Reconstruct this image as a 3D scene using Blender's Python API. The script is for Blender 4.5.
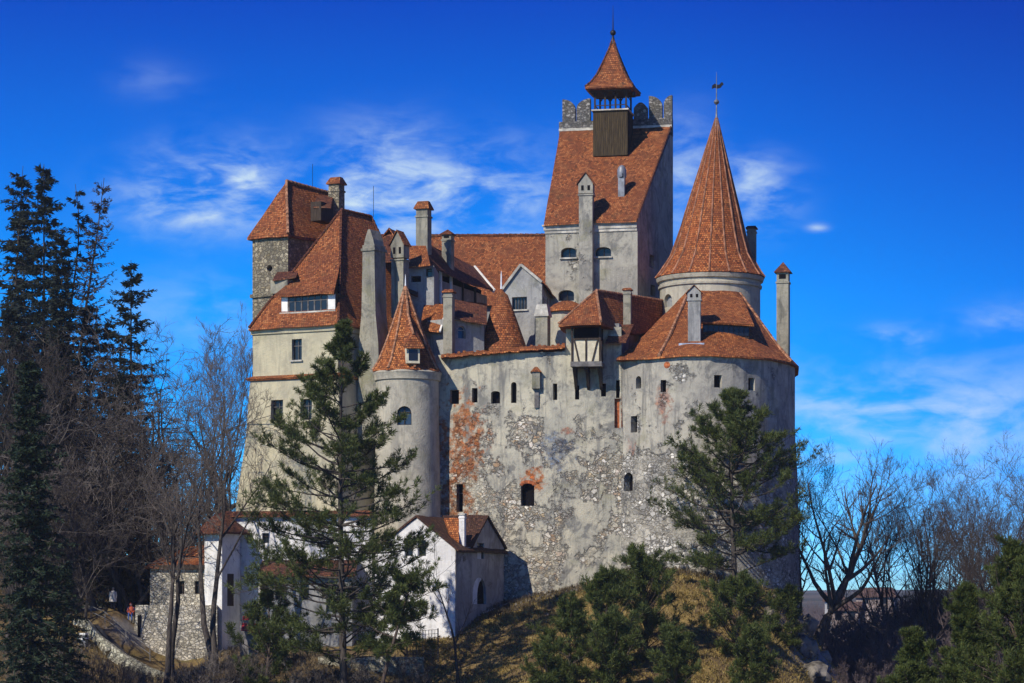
import bpy, bmesh, math, random
import numpy as np
from mathutils import Vector, Matrix
R = math.radians
random.seed(7); rng = np.random.default_rng(11)
SC = bpy.context.scene; COL = SC.collection
for o in list(bpy.data.objects): bpy.data.objects.remove(o)

# ------------------------------------------------------------------ camera
F = 2560.0; HZ = 610.0                     # focal length in pixels, row of the horizon
cd = bpy.data.cameras.new('camera'); cam = bpy.data.objects.new('camera', cd); COL.objects.link(cam)
cd.sensor_width = 36; cd.lens = F * 36 / 1024; cd.shift_y = (HZ - 341.5) / 1024
cd.clip_start = 1; cd.clip_end = 20000
cam.rotation_euler = (R(90), 0, 0); SC.camera = cam

# ------------------------------------------------------------------ light
SUN_AZ, SUN_EL = -139.0, 38.0              # azimuth of the sun measured from +Y towards +X
sx = math.sin(R(SUN_AZ)) * math.cos(R(SUN_EL)); sy = math.cos(R(SUN_AZ)) * math.cos(R(SUN_EL)); sz = math.sin(R(SUN_EL))
sl = bpy.data.lights.new('sun', 'SUN'); sl.energy = 4.8; sl.angle = R(0.5); sl.color = (1.0, 0.92, 0.80)
so = bpy.data.objects.new('sun', sl); COL.objects.link(so)
so.rotation_euler = Vector((sx, sy, sz)).to_track_quat('Z', 'Y').to_euler(); so.location = (-60, -60, 90)
SC.view_settings.view_transform = 'Standard'; SC.view_settings.look = 'None'
SC.view_settings.exposure = 0.0; SC.view_settings.gamma = 1.0; SC.view_settings.use_curve_mapping = False

# ------------------------------------------------------------------ node helper
class G:
    def __init__(s, tree): s.t = tree; s.n = tree.nodes; s.l = tree.links; s.n.clear()
    def __call__(s, typ, ins=None, **props):
        nd = s.n.new(typ)
        for k, v in props.items(): setattr(nd, k, v)
        for k, v in (ins or {}).items():
            if isinstance(v, bpy.types.NodeSocket): s.l.new(v, nd.inputs[k])
            else: nd.inputs[k].default_value = v
        return nd
    def math(s, op, a, b=0.0, c=None, clamp=False):
        ins = {0: a, 1: b}
        if c is not None: ins[2] = c
        return s('ShaderNodeMath', ins, operation=op, use_clamp=clamp).outputs[0]
    def mix(s, f, a, b, mode='MIX'):
        nd = s('ShaderNodeMix', {}, data_type='RGBA', blend_type=mode)
        for i, v in ((0, f), (6, a), (7, b)):
            if isinstance(v, bpy.types.NodeSocket): s.l.new(v, nd.inputs[i])
            else: nd.inputs[i].default_value = v if i == 0 or len(v) == 4 else (*v, 1)
        return nd.outputs[2]
    def ramp(s, f, *stops):
        nd = s('ShaderNodeValToRGB', {0: f}); e = nd.color_ramp.elements
        while len(e) < len(stops): e.new(0.5)
        for q, (p, c) in zip(e, stops):
            q.position = p; q.color = (*c, 1) if not isinstance(c, (int, float)) else (c, c, c, 1)
        return nd.outputs[0]
    def noise(s, vec, scale, detail=4, rough=0.55, dist=0.0):
        return s('ShaderNodeTexNoise', {'Vector': vec, 'Scale': scale, 'Detail': detail, 'Roughness': rough, 'Distortion': dist}).outputs[0]
    def mapped(s, vec, loc=(0, 0, 0), scale=(1, 1, 1)):
        return s('ShaderNodeMapping', {'Vector': vec, 'Location': loc, 'Scale': scale}).outputs[0]
    def step(s, f, lo, hi):
        return s('ShaderNodeMapRange', {0: f, 1: lo, 2: hi, 3: 0.0, 4: 1.0}, interpolation_type='SMOOTHSTEP').outputs[0]
    def obj(s): return s('ShaderNodeTexCoord').outputs['Object']
    def finish(s, col, rough=0.85, bump=None, bstr=0.3, bdist=0.05, spec=0.25, **extra):
        b = s('ShaderNodeBsdfPrincipled', {'Roughness': rough, 'Specular IOR Level': spec, **extra})
        if isinstance(col, bpy.types.NodeSocket): s.l.new(col, b.inputs['Base Color'])
        else: b.inputs['Base Color'].default_value = (*col, 1)
        if bump is not None:
            bp = s('ShaderNodeBump', {'Height': bump, 'Strength': bstr, 'Distance': bdist}); s.l.new(bp.outputs[0], b.inputs['Normal'])
        o = s('ShaderNodeOutputMaterial'); s.l.new(b.outputs[0], o.inputs[0])

# ------------------------------------------------------------------ sky
W = bpy.data.worlds.new('World'); SC.world = W; W.use_nodes = True
g = G(W.node_tree)
d = g('ShaderNodeTexCoord').outputs['Generated']
sep = g('ShaderNodeSeparateXYZ', {0: d})
# the lowest fifteen degrees of sky fill this long lens: the deep blue sits higher up the dome, so read it from there
zz = g.math('MULTIPLY_ADD', sep.outputs[2], 4.2, 0.03)
dv = g('ShaderNodeCombineXYZ', {0: sep.outputs[0], 1: sep.outputs[1], 2: zz})
dn = g('ShaderNodeVectorMath', {0: dv.outputs[0]}, operation='NORMALIZE')
sky = g('ShaderNodeTexSky', {'Vector': dn.outputs[0]}, sky_type='NISHITA', sun_disc=False)
sky.sun_elevation = R(SUN_EL); sky.sun_rotation = R(SUN_AZ % 360); sky.air_density = 1.2; sky.dust_density = 0.35; sky.ozone_density = 3.0
hs = g('ShaderNodeHueSaturation', {'Color': sky.outputs[0], 'Saturation': 1.55, 'Value': 1.0})
SKYCOL = g.mix(1.0, hs.outputs[0], (0.60, 1.9, 3.2), 'MULTIPLY')
deep = g.ramp(sep.outputs[2], (0.0, (2.6, 1.45, 1.05)), (0.06, (3.0, 1.85, 1.18)), (0.12, (.75, 1.75, 1.22)), (0.17, (.22, 1.15, 1.08)), (0.235, (.08, .46, .80)), (0.45, (.20, .30, .45)), (1.0, (.2, .3, .4)))
pol = g.math('SUBTRACT', 1.0, g.math('MULTIPLY', g.step(sep.outputs[0], 0.02, 0.22), 0.38))                  # darker away to the right
deep = g.mix(1.0, deep, g('ShaderNodeCombineColor', {0: pol, 1: pol, 2: g.math('POWER', pol, 0.5)}).outputs[0], 'MULTIPLY')
SKYCOL = g.mix(1.0, SKYCOL, deep, 'MULTIPLY')                     # polarised: pale low down, deepest overhead
# thin torn cirrus: noise on the direction, gathered in a few banks
az = g.math('ARCTAN2', sep.outputs[0], sep.outputs[1]); el = g.math('ARCSINE', sep.outputs[2])
def bank(px, py, rx, ry, amt):
    a0 = math.atan2(px - 512, F); e0 = math.atan2(HZ - py, F)
    qa = g.math('MULTIPLY', g.math('SUBTRACT', az, a0), F / rx); qe = g.math('MULTIPLY', g.math('SUBTRACT', el, e0), F / ry)
    r2 = g.math('ADD', g.math('MULTIPLY', qa, qa), g.math('MULTIPLY', qe, qe))
    return g.math('MULTIPLY', g.math('POWER', 2.718, g.math('MULTIPLY', r2, -1.0)), amt)
tot = None
for b in ((205, 190, 55, 36, 1.05), (150, 205, 50, 28, .55), (248, 185, 24, 32, .7), (385, 172, 60, 40, 1.0), (440, 205, 85, 36, .95), (345, 205, 70, 44, .55), (510, 190, 55, 40, .7), (755, 195, 36, 30, .95), (745, 170, 30, 12, .6), (685, 180, 28, 50, .8), (150, 85, 40, 18, .16),
          (215, 222, 60, 10, .5), (900, 339, 28, 10, .75), (930, 415, 170, 48, .5), (1010, 325, 40, 16, .55), (200, 320, 110, 40, .32), (817, 231, 9, 4, .8), (860, 440, 280, 60, .42)):
    v = bank(*b); tot = v if tot is None else g.math('ADD', tot, v)
cv = g('ShaderNodeCombineXYZ', {0: az, 1: g.math('MULTIPLY', el, 1.25), 2: 0.0}).outputs[0]
rot = g('ShaderNodeMapping', {'Vector': cv, 'Rotation': (0, 0, R(-28)), 'Scale': (1.0, 2.0, 1.0)}).outputs[0]
n1 = g.noise(rot, 24, 6, 0.56, 0.5); n2 = g.noise(rot, 80, 5, 0.6, 0.6)
nn = g.math('ADD', g.math('MULTIPLY', n1, 0.76), g.math('MULTIPLY', n2, 0.24))
wis = g.step(nn, 0.37, 0.70)
cl = g.math('MULTIPLY', g.math('MULTIPLY', wis, tot), 0.95, clamp=True)
bg = g('ShaderNodeBackground', {'Color': g.mix(cl, SKYCOL, (7.0, 9.0, 11.0)), 'Strength': 0.085})
g.l.new(bg.outputs[0], g('ShaderNodeOutputWorld').inputs[0])

# ------------------------------------------------------------------ materials
MAT = {}
def mat(name):
    m = bpy.data.materials.new(name); m.use_nodes = True; MAT[name] = m
    return G(m.node_tree)
def rubble(g, v, scale, cols, seed=0.0, mortar=(0.20, 0.18, 0.14)):
    """field stones bedded in mortar: colour and height"""
    vv = g.mapped(v, (seed, seed * .7, seed * 1.3), (scale, scale, scale * 1.35))
    wob = g('ShaderNodeTexNoise', {'Vector': vv, 'Scale': 1.4, 'Detail': 2}).outputs[1]
    vw = g('ShaderNodeVectorMath', {0: vv, 1: wob}, operation='ADD').outputs[0]
    c = g('ShaderNodeTexVoronoi', {'Vector': vw, 'Scale': 1.0, 'Randomness': 0.95})
    e = g('ShaderNodeTexVoronoi', {'Vector': vw, 'Scale': 1.0, 'Randomness': 0.95}, feature='DISTANCE_TO_EDGE')
    rnd = g('ShaderNodeSeparateColor', {0: c.outputs['Color']})
    col = g.ramp(rnd.outputs[0], *[(i / max(1, len(cols) - 1), q) for i, q in enumerate(cols)])
    val = g.math('MULTIPLY_ADD', rnd.outputs[1], 0.7, 0.62)
    col = g.mix(1.0, col, g('ShaderNodeCombineColor', {0: val, 1: val, 2: val}).outputs[0], 'MULTIPLY')
    ed = g.step(e.outputs['Distance'], 0.02, 0.11)
    return g.mix(ed, mortar, col), ed
STONES = ((0.32, 0.29, 0.23), (0.58, 0.53, 0.42), (0.72, 0.67, 0.54), (0.24, 0.23, 0.21), (0.55, 0.42, 0.24), (0.64, 0.60, 0.52), (0.40, 0.26, 0.15), (0.52, 0.47, 0.37), (0.66, 0.62, 0.52))
GREYST = ((0.20, 0.20, 0.19), (0.46, 0.44, 0.39), (0.68, 0.65, 0.57), (0.11, 0.11, 0.11), (0.56, 0.53, 0.46), (0.30, 0.29, 0.26))

def plaster(name, base, stain, dark, streak=0.6, patch=None, grime=0.5, stones=STONES, sscale=3.0, spots=(), mask_z=None, seed=0.0, algae=0.25, peel=0.0):
    """lime plaster with rain streaks, mottling, lost patches baring the masonry"""
    g = mat(name); v = g.obj()
    vs = g.mapped(v, (seed, seed, seed))
    a = g.noise(vs, 0.42, 8, 0.62, 0.4); b = g.noise(vs, 1.7, 7, 0.7, 0.3)
    blot = g.noise(g.mapped(vs, (14, 2, 6), (1, 1, .7)), 0.55, 8, 0.68, 0.8)
    st = g.noise(g.mapped(vs, (3, 1, 2), (1.1, 1.1, 0.13)), 1.0, 7, 0.68, 0.5)
    st2 = g.noise(g.mapped(vs, (9, 4, 2), (3.5, 3.5, 0.3)), 1.0, 5, 0.65, 0.3)
    col = g.mix(g.step(a, 0.42, 0.60), base, stain)
    col = g.mix(g.math('MULTIPLY', g.step(g.noise(g.mapped(vs, (4, 9, 9)), 0.8, 8, .7), .56, .68), grime * .7), col, tuple(min(.8, q * 1.25) for q in base))
    col = g.mix(g.math('MULTIPLY', g.step(b, 0.50, 0.66), grime * .8), col, dark)
    col = g.mix(g.math('MULTIPLY', g.step(blot, 0.53, 0.62), grime), col, dark)
    sm = g.math('MULTIPLY', g.step(st, 0.50, 0.68), streak)
    col = g.mix(sm, col, dark)
    col = g.mix(g.math('MULTIPLY', g.step(st2, 0.54, 0.72), streak * 0.5), col, tuple(q * 0.55 for q in dark))
    col = g.mix(g.math('MULTIPLY', g.step(g.noise(g.mapped(vs, (5, 5, 5)), 0.55, 5, 0.6), 0.54, 0.68), algae), col, (0.19, 0.185, 0.09))
    hgt = g.math('ADD', g.math('MULTIPLY', b, 0.6), g.math('MULTIPLY', g.noise(vs, 9, 4), 0.4))
    if mask_z or peel:
        rc, rh = rubble(g, v, sscale, stones, seed); rc2, rh2 = rubble(g, v, sscale * .58, stones, seed + 9)
        big = g.step(g.noise(g.mapped(vs, (1, 8, 3)), .7, 4, .6), .50, .54); rc = g.mix(big, rc, rc2); rh = g.math('ADD', g.math('MULTIPLY', rh, g.math('SUBTRACT', 1.0, big)), g.math('MULTIPLY', rh2, big))
        m0 = g.noise(g.mapped(vs, (2, 7, 1)), 0.17, 4, 0.6, 0.4); m1 = g.noise(g.mapped(vs, (12, 3, 1)), 0.75, 8, 0.7, 0.3)
        m = g.math('ADD', g.math('MULTIPLY_ADD', m0, 1.5, -0.75), g.math('MULTIPLY_ADD', m1, 1.3, -0.15))
        if mask_z:
            z = g('ShaderNodeSeparateXYZ', {0: v}).outputs[2]
            grad = g.math('SUBTRACT', 1.0, g.step(z, mask_z[0], mask_z[1]))
            m = g.math('ADD', m, g.math('MULTIPLY_ADD', grad, mask_z[2], -mask_z[3]))
        else: m = g.math('ADD', m, peel - 0.3)
        mk = g.step(m, 0.48, 0.56)
        wash = g.math('MULTIPLY', g.step(g.noise(g.mapped(vs, (6, 6, 2)), 0.5, 8, 0.72), 0.47, 0.60), 0.82)
        rc = g.mix(wash, rc, g.mix(g.step(b, .4, .65), tuple(q * 1.05 for q in base), stain))
        rh = g.math('MULTIPLY', rh, g.math('SUBTRACT', 1.0, g.math('MULTIPLY', wash, .8)))
        rc = g.mix(g.math('MULTIPLY', sm, 0.5), rc, dark)
        rc = g.mix(g.math('MULTIPLY', g.step(blot, .53, .64), .6), rc, dark)
        col = g.mix(mk, col, rc)
        lip = g.math('MULTIPLY', g.step(m, 0.44, 0.49), g.math('SUBTRACT', 1.0, g.step(m, 0.53, 0.60)))
        col = g.mix(g.math('MULTIPLY', lip, 0.45), col, dark)
        hgt = g.math('ADD', g.math('MULTIPLY', g.math('ADD', hgt, 1.1), g.math('SUBTRACT', 1.0, mk)), g.math('MULTIPLY', g.math('MULTIPLY', rh, mk), 1.3))
    if spots:
        sc2, sh2 = rubble(g, v, 4.2, ((0.25, 0.25, 0.25), (1, .9, .8), (.7, .7, .7), (.95, 1.3, 1.7), (.45, .45, .45)), seed + 3, (.5, .6, .8))
    for (cx, cy, cz, rx, rz, c, am) in spots:            # bared brick and burnt patches with an outline of their own
        q = g.mapped(v, (-cx / rx, -cy / 6.0, -cz / rz), (1 / rx, 1 / 6.0, 1 / rz))
        ln = g('ShaderNodeVectorMath', {0: q}, operation='LENGTH').outputs['Value']
        f = g.math('ADD', g.math('SUBTRACT', 1.0, ln), g.math('MULTIPLY_ADD', g.noise(v, 1.1, 6, 0.7), 2.4, -1.2))
        col = g.mix(g.math('MULTIPLY', g.step(f, 0.2, 0.5), g.math('MULTIPLY', g.step(g.noise(v, 2.0, 5, .65), .36, .56), am)), col, g.mix(1.0, sc2, c, 'MULTIPLY'))
    g.finish(col, 0.92, hgt, 0.9, 0.09, 0.15)

plaster('cream_plaster', (0.53, 0.48, 0.32), (0.43, 0.395, 0.275), (0.27, 0.25, 0.19), 0.45, grime=0.38, algae=0.28, seed=3)
plaster('turret_plaster', (0.49, 0.45, 0.345), (0.40, 0.37, 0.29), (0.22, 0.21, 0.18), 0.6, grime=0.5, seed=8, algae=.3)
plaster('keep_plaster', (0.40, 0.38, 0.31), (0.30, 0.285, 0.24), (0.15, 0.15, 0.14), 0.7, grime=0.7, peel=0.06, sscale=3.2, stones=STONES, seed=13, algae=0.4)
plaster('chimney_plaster', (0.33, 0.31, 0.24), (0.25, 0.235, 0.19), (0.12, 0.12, 0.10), 0.8, grime=0.65, seed=21, algae=0.5)
plaster('court_plaster', (0.35, 0.35, 0.33), (0.26, 0.26, 0.255), (0.14, 0.145, 0.15), 0.7, grime=0.55, seed=31)
plaster('white_wash', (0.80, 0.79, 0.76), (0.66, 0.65, 0.63), (0.36, 0.355, 0.34), 0.45, grime=0.35, seed=17, algae=0.05)
plaster('shaded_side_plaster', (0.46, 0.42, 0.36), (0.34, 0.31, 0.27), (0.2, 0.18, 0.16), 0.5, grime=0.5, seed=27, peel=0.08)  # greyer than the whitewashed front: shade on the flank painted into the tones
def stone(name, scale, cols, seed, mortar=(0.30, 0.28, 0.23), tint=0.3):
    g = mat(name); v = g.obj(); c, h = rubble(g, v, scale, cols, seed, mortar)
    c = g.mix(g.math('MULTIPLY', g.step(g.noise(v, 0.5, 5), 0.45, 0.7), tint), c, (0.13, 0.12, 0.09))
    g.finish(c, 0.93, h, 0.9, 0.08, 0.1)
stone('tower_stone', 3.0, ((0.23, 0.20, 0.13), (0.33, 0.29, 0.20), (0.17, 0.15, 0.11), (0.40, 0.35, 0.25), (0.27, 0.22, 0.13)), 5.0, (0.15, 0.13, 0.10), 0.55)
stone('gate_stone', 3.4, ((0.42, 0.38, 0.29), (0.55, 0.50, 0.39), (0.34, 0.31, 0.25), (0.62, 0.57, 0.46), (0.45, 0.42, 0.36)), 15.0, (0.24, 0.22, 0.18), 0.3)
stone('retaining_stone', 3.2, ((0.36, 0.34, 0.25), (0.48, 0.46, 0.34), (0.28, 0.27, 0.20), (0.54, 0.51, 0.40)), 25.0, (0.19, 0.18, 0.14), 0.4)
stone('merlon_stone', 3.6, ((0.12, 0.115, 0.11), (0.17, 0.16, 0.15), (0.30, 0.29, 0.27), (0.09, 0.09, 0.09)), 35.0, (0.11, 0.11, 0.105), 0.5)

def tiles(name, c1, c2, c3, mortar, moss=0.25, seed=0.0):
    g = mat(name); uv = g('ShaderNodeTexCoord').outputs['UV']; v = g.obj()
    br = g('ShaderNodeTexBrick', {'Vector': uv, 'Color1': (0, 0, 0, 1), 'Color2': (1, 1, 1, 1), 'Mortar': (0.5, 0.5, 0.5, 1), 'Scale': 1.0, 'Mortar Size': 0.016,
            'Mortar Smooth': 0.4, 'Bias': 0.0, 'Brick Width': 0.17, 'Row Height': 0.19}, offset=0.5)
    rnd = g('ShaderNodeSeparateColor', {0: br.outputs[0]}).outputs[0]
    col = g.ramp(rnd, (0.0, tuple(q * .6 for q in c2)), (0.3, tuple((q + w) * .5 for q, w in zip(c1, c2))), (0.65, c1), (1.0, tuple(q * 1.12 for q in c3)))
    col = g.mix(g.math('MULTIPLY', g.step(g.noise(v, 0.55, 8, .7, .5), 0.46, 0.60), 0.60), col, c2)
    col = g.mix(g.math('MULTIPLY', g.step(g.noise(g.mapped(v, (4, 4, 4)), 1.9, 6, .72), 0.53, 0.66), 0.6), col, c3)
    col = g.mix(g.math('MULTIPLY', g.step(g.noise(g.mapped(v, (2, 6, 4)), 3.4, 4, .7), 0.54, 0.66), 0.55), col, tuple(q * .5 for q in c2))
    col = g.mix(g.math('MULTIPLY', g.step(g.noise(g.mapped(v, (8, 1, 4)), 0.8, 7, .72, .4), 0.53, 0.68), moss), col, (0.085, 0.072, 0.035))
    col = g.mix(br.outputs['Fac'], col, mortar)
    su = g('ShaderNodeSeparateXYZ', {0: uv}).outputs[1]
    saw = g.math('SUBTRACT', 1.0, g.math('FRACT', g.math('DIVIDE', su, 0.19)))          # each course lifts over the one below
    h = g.math('ADD', g.math('MULTIPLY', saw, 0.8), g.math('ADD', g.math('MULTIPLY', br.outputs['Fac'], -0.5), g.math('MULTIPLY', rnd, 0.35)))
    g.finish(col, 0.8, h, 0.85, 0.06, 0.2)
tiles('roof_tile', (0.36, 0.108, 0.031), (0.18, 0.058, 0.025), (0.44, 0.18, 0.066), (0.06, 0.022, 0.014), 0.45)
tiles('roof_tile_bright', (0.40, 0.122, 0.033), (0.20, 0.065, 0.025), (0.52, 0.205, 0.066), (0.09, 0.03, 0.014), 0.3)
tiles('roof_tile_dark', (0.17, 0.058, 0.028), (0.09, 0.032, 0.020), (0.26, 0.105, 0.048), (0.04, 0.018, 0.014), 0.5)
tiles('roof_tile_spire', (0.38, 0.108, 0.029), (0.20, 0.060, 0.022), (0.45, 0.170, 0.055), (0.09, 0.03, 0.018), 0.35)
tiles('roof_tile_old', (0.085, 0.040, 0.026), (0.05, 0.025, 0.018), (0.14, 0.07, 0.04), (0.03, 0.015, 0.012), 0.5)
def plain(name, c, rough=0.8, var=0.35, scale=2.0, spec=0.2, metallic=0.0, stretch=None, bump=0.2):
    g = mat(name); v = g.obj()
    if stretch: v = g.mapped(v, (0, 0, 0), stretch)
    n = g.noise(v, scale, 5, 0.6)
    col = g.mix(g.math('MULTIPLY', g.step(n, 0.35, 0.7), 1.0), tuple(q * (1 - var) for q in c), tuple(min(.95, q * (1 + var)) for q in c))
    g.finish(col, rough, n, bump, 0.03, spec, Metallic=metallic)
plain('ridge_mortar', (0.36, 0.18, 0.10), 0.9, 0.5, 3.0)
plain('spire_mortar', (0.30, 0.14, 0.08), 0.9, 0.45, 2.0)
plain('dark_wood', (0.050, 0.036, 0.026), 0.8, 0.5, 3.0, stretch=(6, 6, .5))
plain('belfry_wood', (0.066, 0.047, 0.022), 0.8, 0.45, 2.0, stretch=(7, 7, .35))
plain('grey_wood', (0.16, 0.15, 0.14), 0.85, 0.4, 2.0)
plain('cream_panel', (0.62, 0.56, 0.40), 0.9, 0.18, 2.0)
plain('cornice', (0.46, 0.44, 0.38), 0.9, 0.35, 1.5)
plain('white_trim', (0.78, 0.77, 0.72), 0.7, 0.12, 2.0)
plain('lead', (0.20, 0.21, 0.23), 0.5, 0.3, 2.0, 0.4, 0.4)
plain('zinc', (0.42, 0.46, 0.52), 0.45, 0.25, 3.0, 0.4, 0.5)
plain('iron', (0.025, 0.025, 0.03), 0.5, 0.3, 4.0, 0.4, 0.6)
plain('white_metal', (0.75, 0.77, 0.8), 0.5, 0.1, 4.0)
plain('brick', (0.40, 0.12, 0.045), 0.9, 0.45, 4.0)
plain('timber_door', (0.07, 0.045, 0.03), 0.8, 0.4, 3.0, stretch=(6, 6, .5))
plain('red_paint', (0.42, 0.03, 0.03), 0.55, 0.2, 2.0)
plain('shaded_step_stone', (0.07, 0.068, 0.07), 0.95, 0.3, 1.5)  # the shadow over the stair is put into this dark colour
plain('path_dirt', (0.20, 0.18, 0.15), 0.95, 0.3, 1.5)
plain('coat_cloth', (0.50, 0.47, 0.42), 0.9, 0.15, 4.0)
plain('dark_cloth', (0.03, 0.03, 0.04), 0.9, 0.2, 4.0)
plain('blue_cloth', (0.05, 0.10, 0.30), 0.9, 0.2, 4.0)
plain('red_cloth', (0.40, 0.09, 0.05), 0.9, 0.2, 4.0)
plain('skin', (0.50, 0.32, 0.24), 0.6, 0.08, 4.0)
plain('hair', (0.30, 0.26, 0.20), 0.7, 0.2, 6.0)
plain('rock', (0.15, 0.135, 0.11), 0.92, 0.65, 1.2, bump=0.8)
plain('far_wall', (0.30, 0.24, 0.21), 0.9, 0.15, .3)
plain('far_white', (0.42, 0.41, 0.39), 0.9, 0.1, .3)
plain('far_roof', (0.12, 0.075, 0.06), 0.9, 0.25, .6)
plain('far_roof_red', (0.40, 0.09, 0.05), 0.9, 0.25, .6)
g = mat('pane'); g.finish((0.012, 0.014, 0.018), 0.25, None, spec=0.4)
g = mat('pane_blue'); g.finish((0.035, 0.06, 0.10), 0.12, None, spec=0.5)
g = mat('void'); g.finish((0.010, 0.009, 0.010), 0.95, None, spec=0.0)
def bark(name, c, c2):
    g = mat(name); v = g.obj(); n = g.noise(g.mapped(v, (0, 0, 0), (4, 4, .8)), 2.0, 5, .65)
    g.finish(g.mix(g.step(n, .35, .68), c, c2), 0.95, n, 0.6, 0.04, 0.1)
bark('dark_bark', (0.036, 0.030, 0.027), (0.10, 0.085, 0.072))
bark('pine_bark', (0.045, 0.034, 0.028), (0.115, 0.085, 0.066))
bark('twig_bark', (0.095, 0.078, 0.066), (0.19, 0.16, 0.135))
bark('twig_purple', (0.10, 0.075, 0.072), (0.19, 0.15, 0.14))
bark('edge_bark', (0.055, 0.044, 0.038), (0.12, 0.098, 0.085))
bark('pale_bark', (0.12, 0.10, 0.085), (0.24, 0.21, 0.18))
def needles(name, dark, mid, light):
    g = mat(name); v = g.obj()
    a = g.noise(v, 1.3, 3, .6); b = g.noise(v, 7.0, 2, .6)
    col = g.mix(g.step(a, .36, .64), dark, mid)
    col = g.mix(g.math('MULTIPLY', g.step(b, .45, .72), .8), col, light)
    b_ = g('ShaderNodeBsdfPrincipled', {'Base Color': col, 'Roughness': 0.6, 'Specular IOR Level': 0.25})
    t = g('ShaderNodeBsdfTranslucent', {'Color': col}); mx = g('ShaderNodeMixShader', {0: 0.2, 1: b_.outputs[0], 2: t.outputs[0]})
    g.l.new(mx.outputs[0], g('ShaderNodeOutputMaterial').inputs[0])
needles('pine_needles', (0.036, 0.056, 0.014), (0.080, 0.105, 0.024), (0.155, 0.170, 0.045))
needles('young_needles', (0.036, 0.056, 0.014), (0.078, 0.104, 0.022), (0.165, 0.178, 0.044))
needles('spruce_needles', (0.012, 0.028, 0.016), (0.026, 0.046, 0.022), (0.050, 0.068, 0.028))
needles('far_needles', (0.014, 0.022, 0.018), (0.024, 0.034, 0.022), (0.040, 0.048, 0.028))
needles('grass_blades', (0.20, 0.145, 0.035), (0.36, 0.265, 0.08), (0.46, 0.36, 0.15))
needles('brush_blades', (0.085, 0.066, 0.042), (0.155, 0.12, 0.075), (0.24, 0.20, 0.13))
# ground
g = mat('ground'); v = g.obj()
n1 = g.noise(v, 0.22, 6, .6); n2 = g.noise(g.mapped(v, (3, 3, 3)), 1.4, 6, .7)
col = g.mix(g.step(n1, .38, .62), (0.22, 0.155, 0.055), (0.125, 0.085, 0.045))
col = g.mix(g.math('MULTIPLY', g.step(n2, .50, .72), .7), col, (0.33, 0.25, 0.11))
col = g.mix(g.math('MULTIPLY', g.step(g.noise(g.mapped(v, (7, 1, 3)), .6, 5, .6), .55, .7), .5), col, (0.075, 0.085, 0.03))
nz = g('ShaderNodeSeparateXYZ', {0: g('ShaderNodeNewGeometry').outputs['Normal']}).outputs[2]
rk = g.math('SUBTRACT', 1.0, g.step(g.math('ADD', nz, g.math('MULTIPLY_ADD', n2, .3, -.15)), .62, .74))
col = g.mix(rk, col, g.mix(n2, (0.12, 0.11, 0.10), (0.34, 0.31, 0.27)))
far = g('ShaderNodeSeparateXYZ', {0: v}).outputs[1]
col = g.mix(g.step(far, 270, 420), col, g.mix(g.step(g.noise(v, .02, 6, .7), .4, .6), (0.055, 0.060, 0.045), (0.13, 0.11, 0.085)))
g.finish(col, 0.95, n2, 0.7, 0.15, 0.1)

# ------------------------------------------------------------------ geometry helpers
def s_(Y): return Y / F
def P(px, py, Y): return Vector(((px - 512) / F * Y, Y, (HZ - py) / F * Y))
def X(px, Y): return (px - 512) / F * Y
def Z(py, Y): return (HZ - py) / F * Y
def pt(px, Y): return ((px - 512) / F * Y, Y)

def hit(poly, px, py, closed=True):
    """where the sight line through a pixel first meets an upright wall on this plan; with its outward normal"""
    k = (px - 512) / F; best = None
    n = len(poly); c = np.mean(np.array(poly), axis=0)
    for i in range(n if closed else n - 1):
        (xa, ya), (xb, yb) = poly[i], poly[(i + 1) % n]
        den = k * (yb - ya) - (xb - xa)
        if abs(den) < 1e-9: continue
        Y = (xa * (yb - ya) - ya * (xb - xa)) / den
        q = ((k * Y - xa) * (xb - xa) + (Y - ya) * (yb - ya)) / ((xb - xa) ** 2 + (yb - ya) ** 2)
        if -1e-6 <= q <= 1 + 1e-6 and Y > 0 and (best is None or Y < best[0]):
            nx, ny = (yb - ya), -(xb - xa); L = math.hypot(nx, ny); nx, ny = nx / L, ny / L
            if nx * k + ny > 0: nx, ny = -nx, -ny
            best = (Y, nx, ny)
    Y, nx, ny = best
    return Vector((k * Y, Y, (HZ - py) / F * Y)), Vector((nx, ny, 0))

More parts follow.
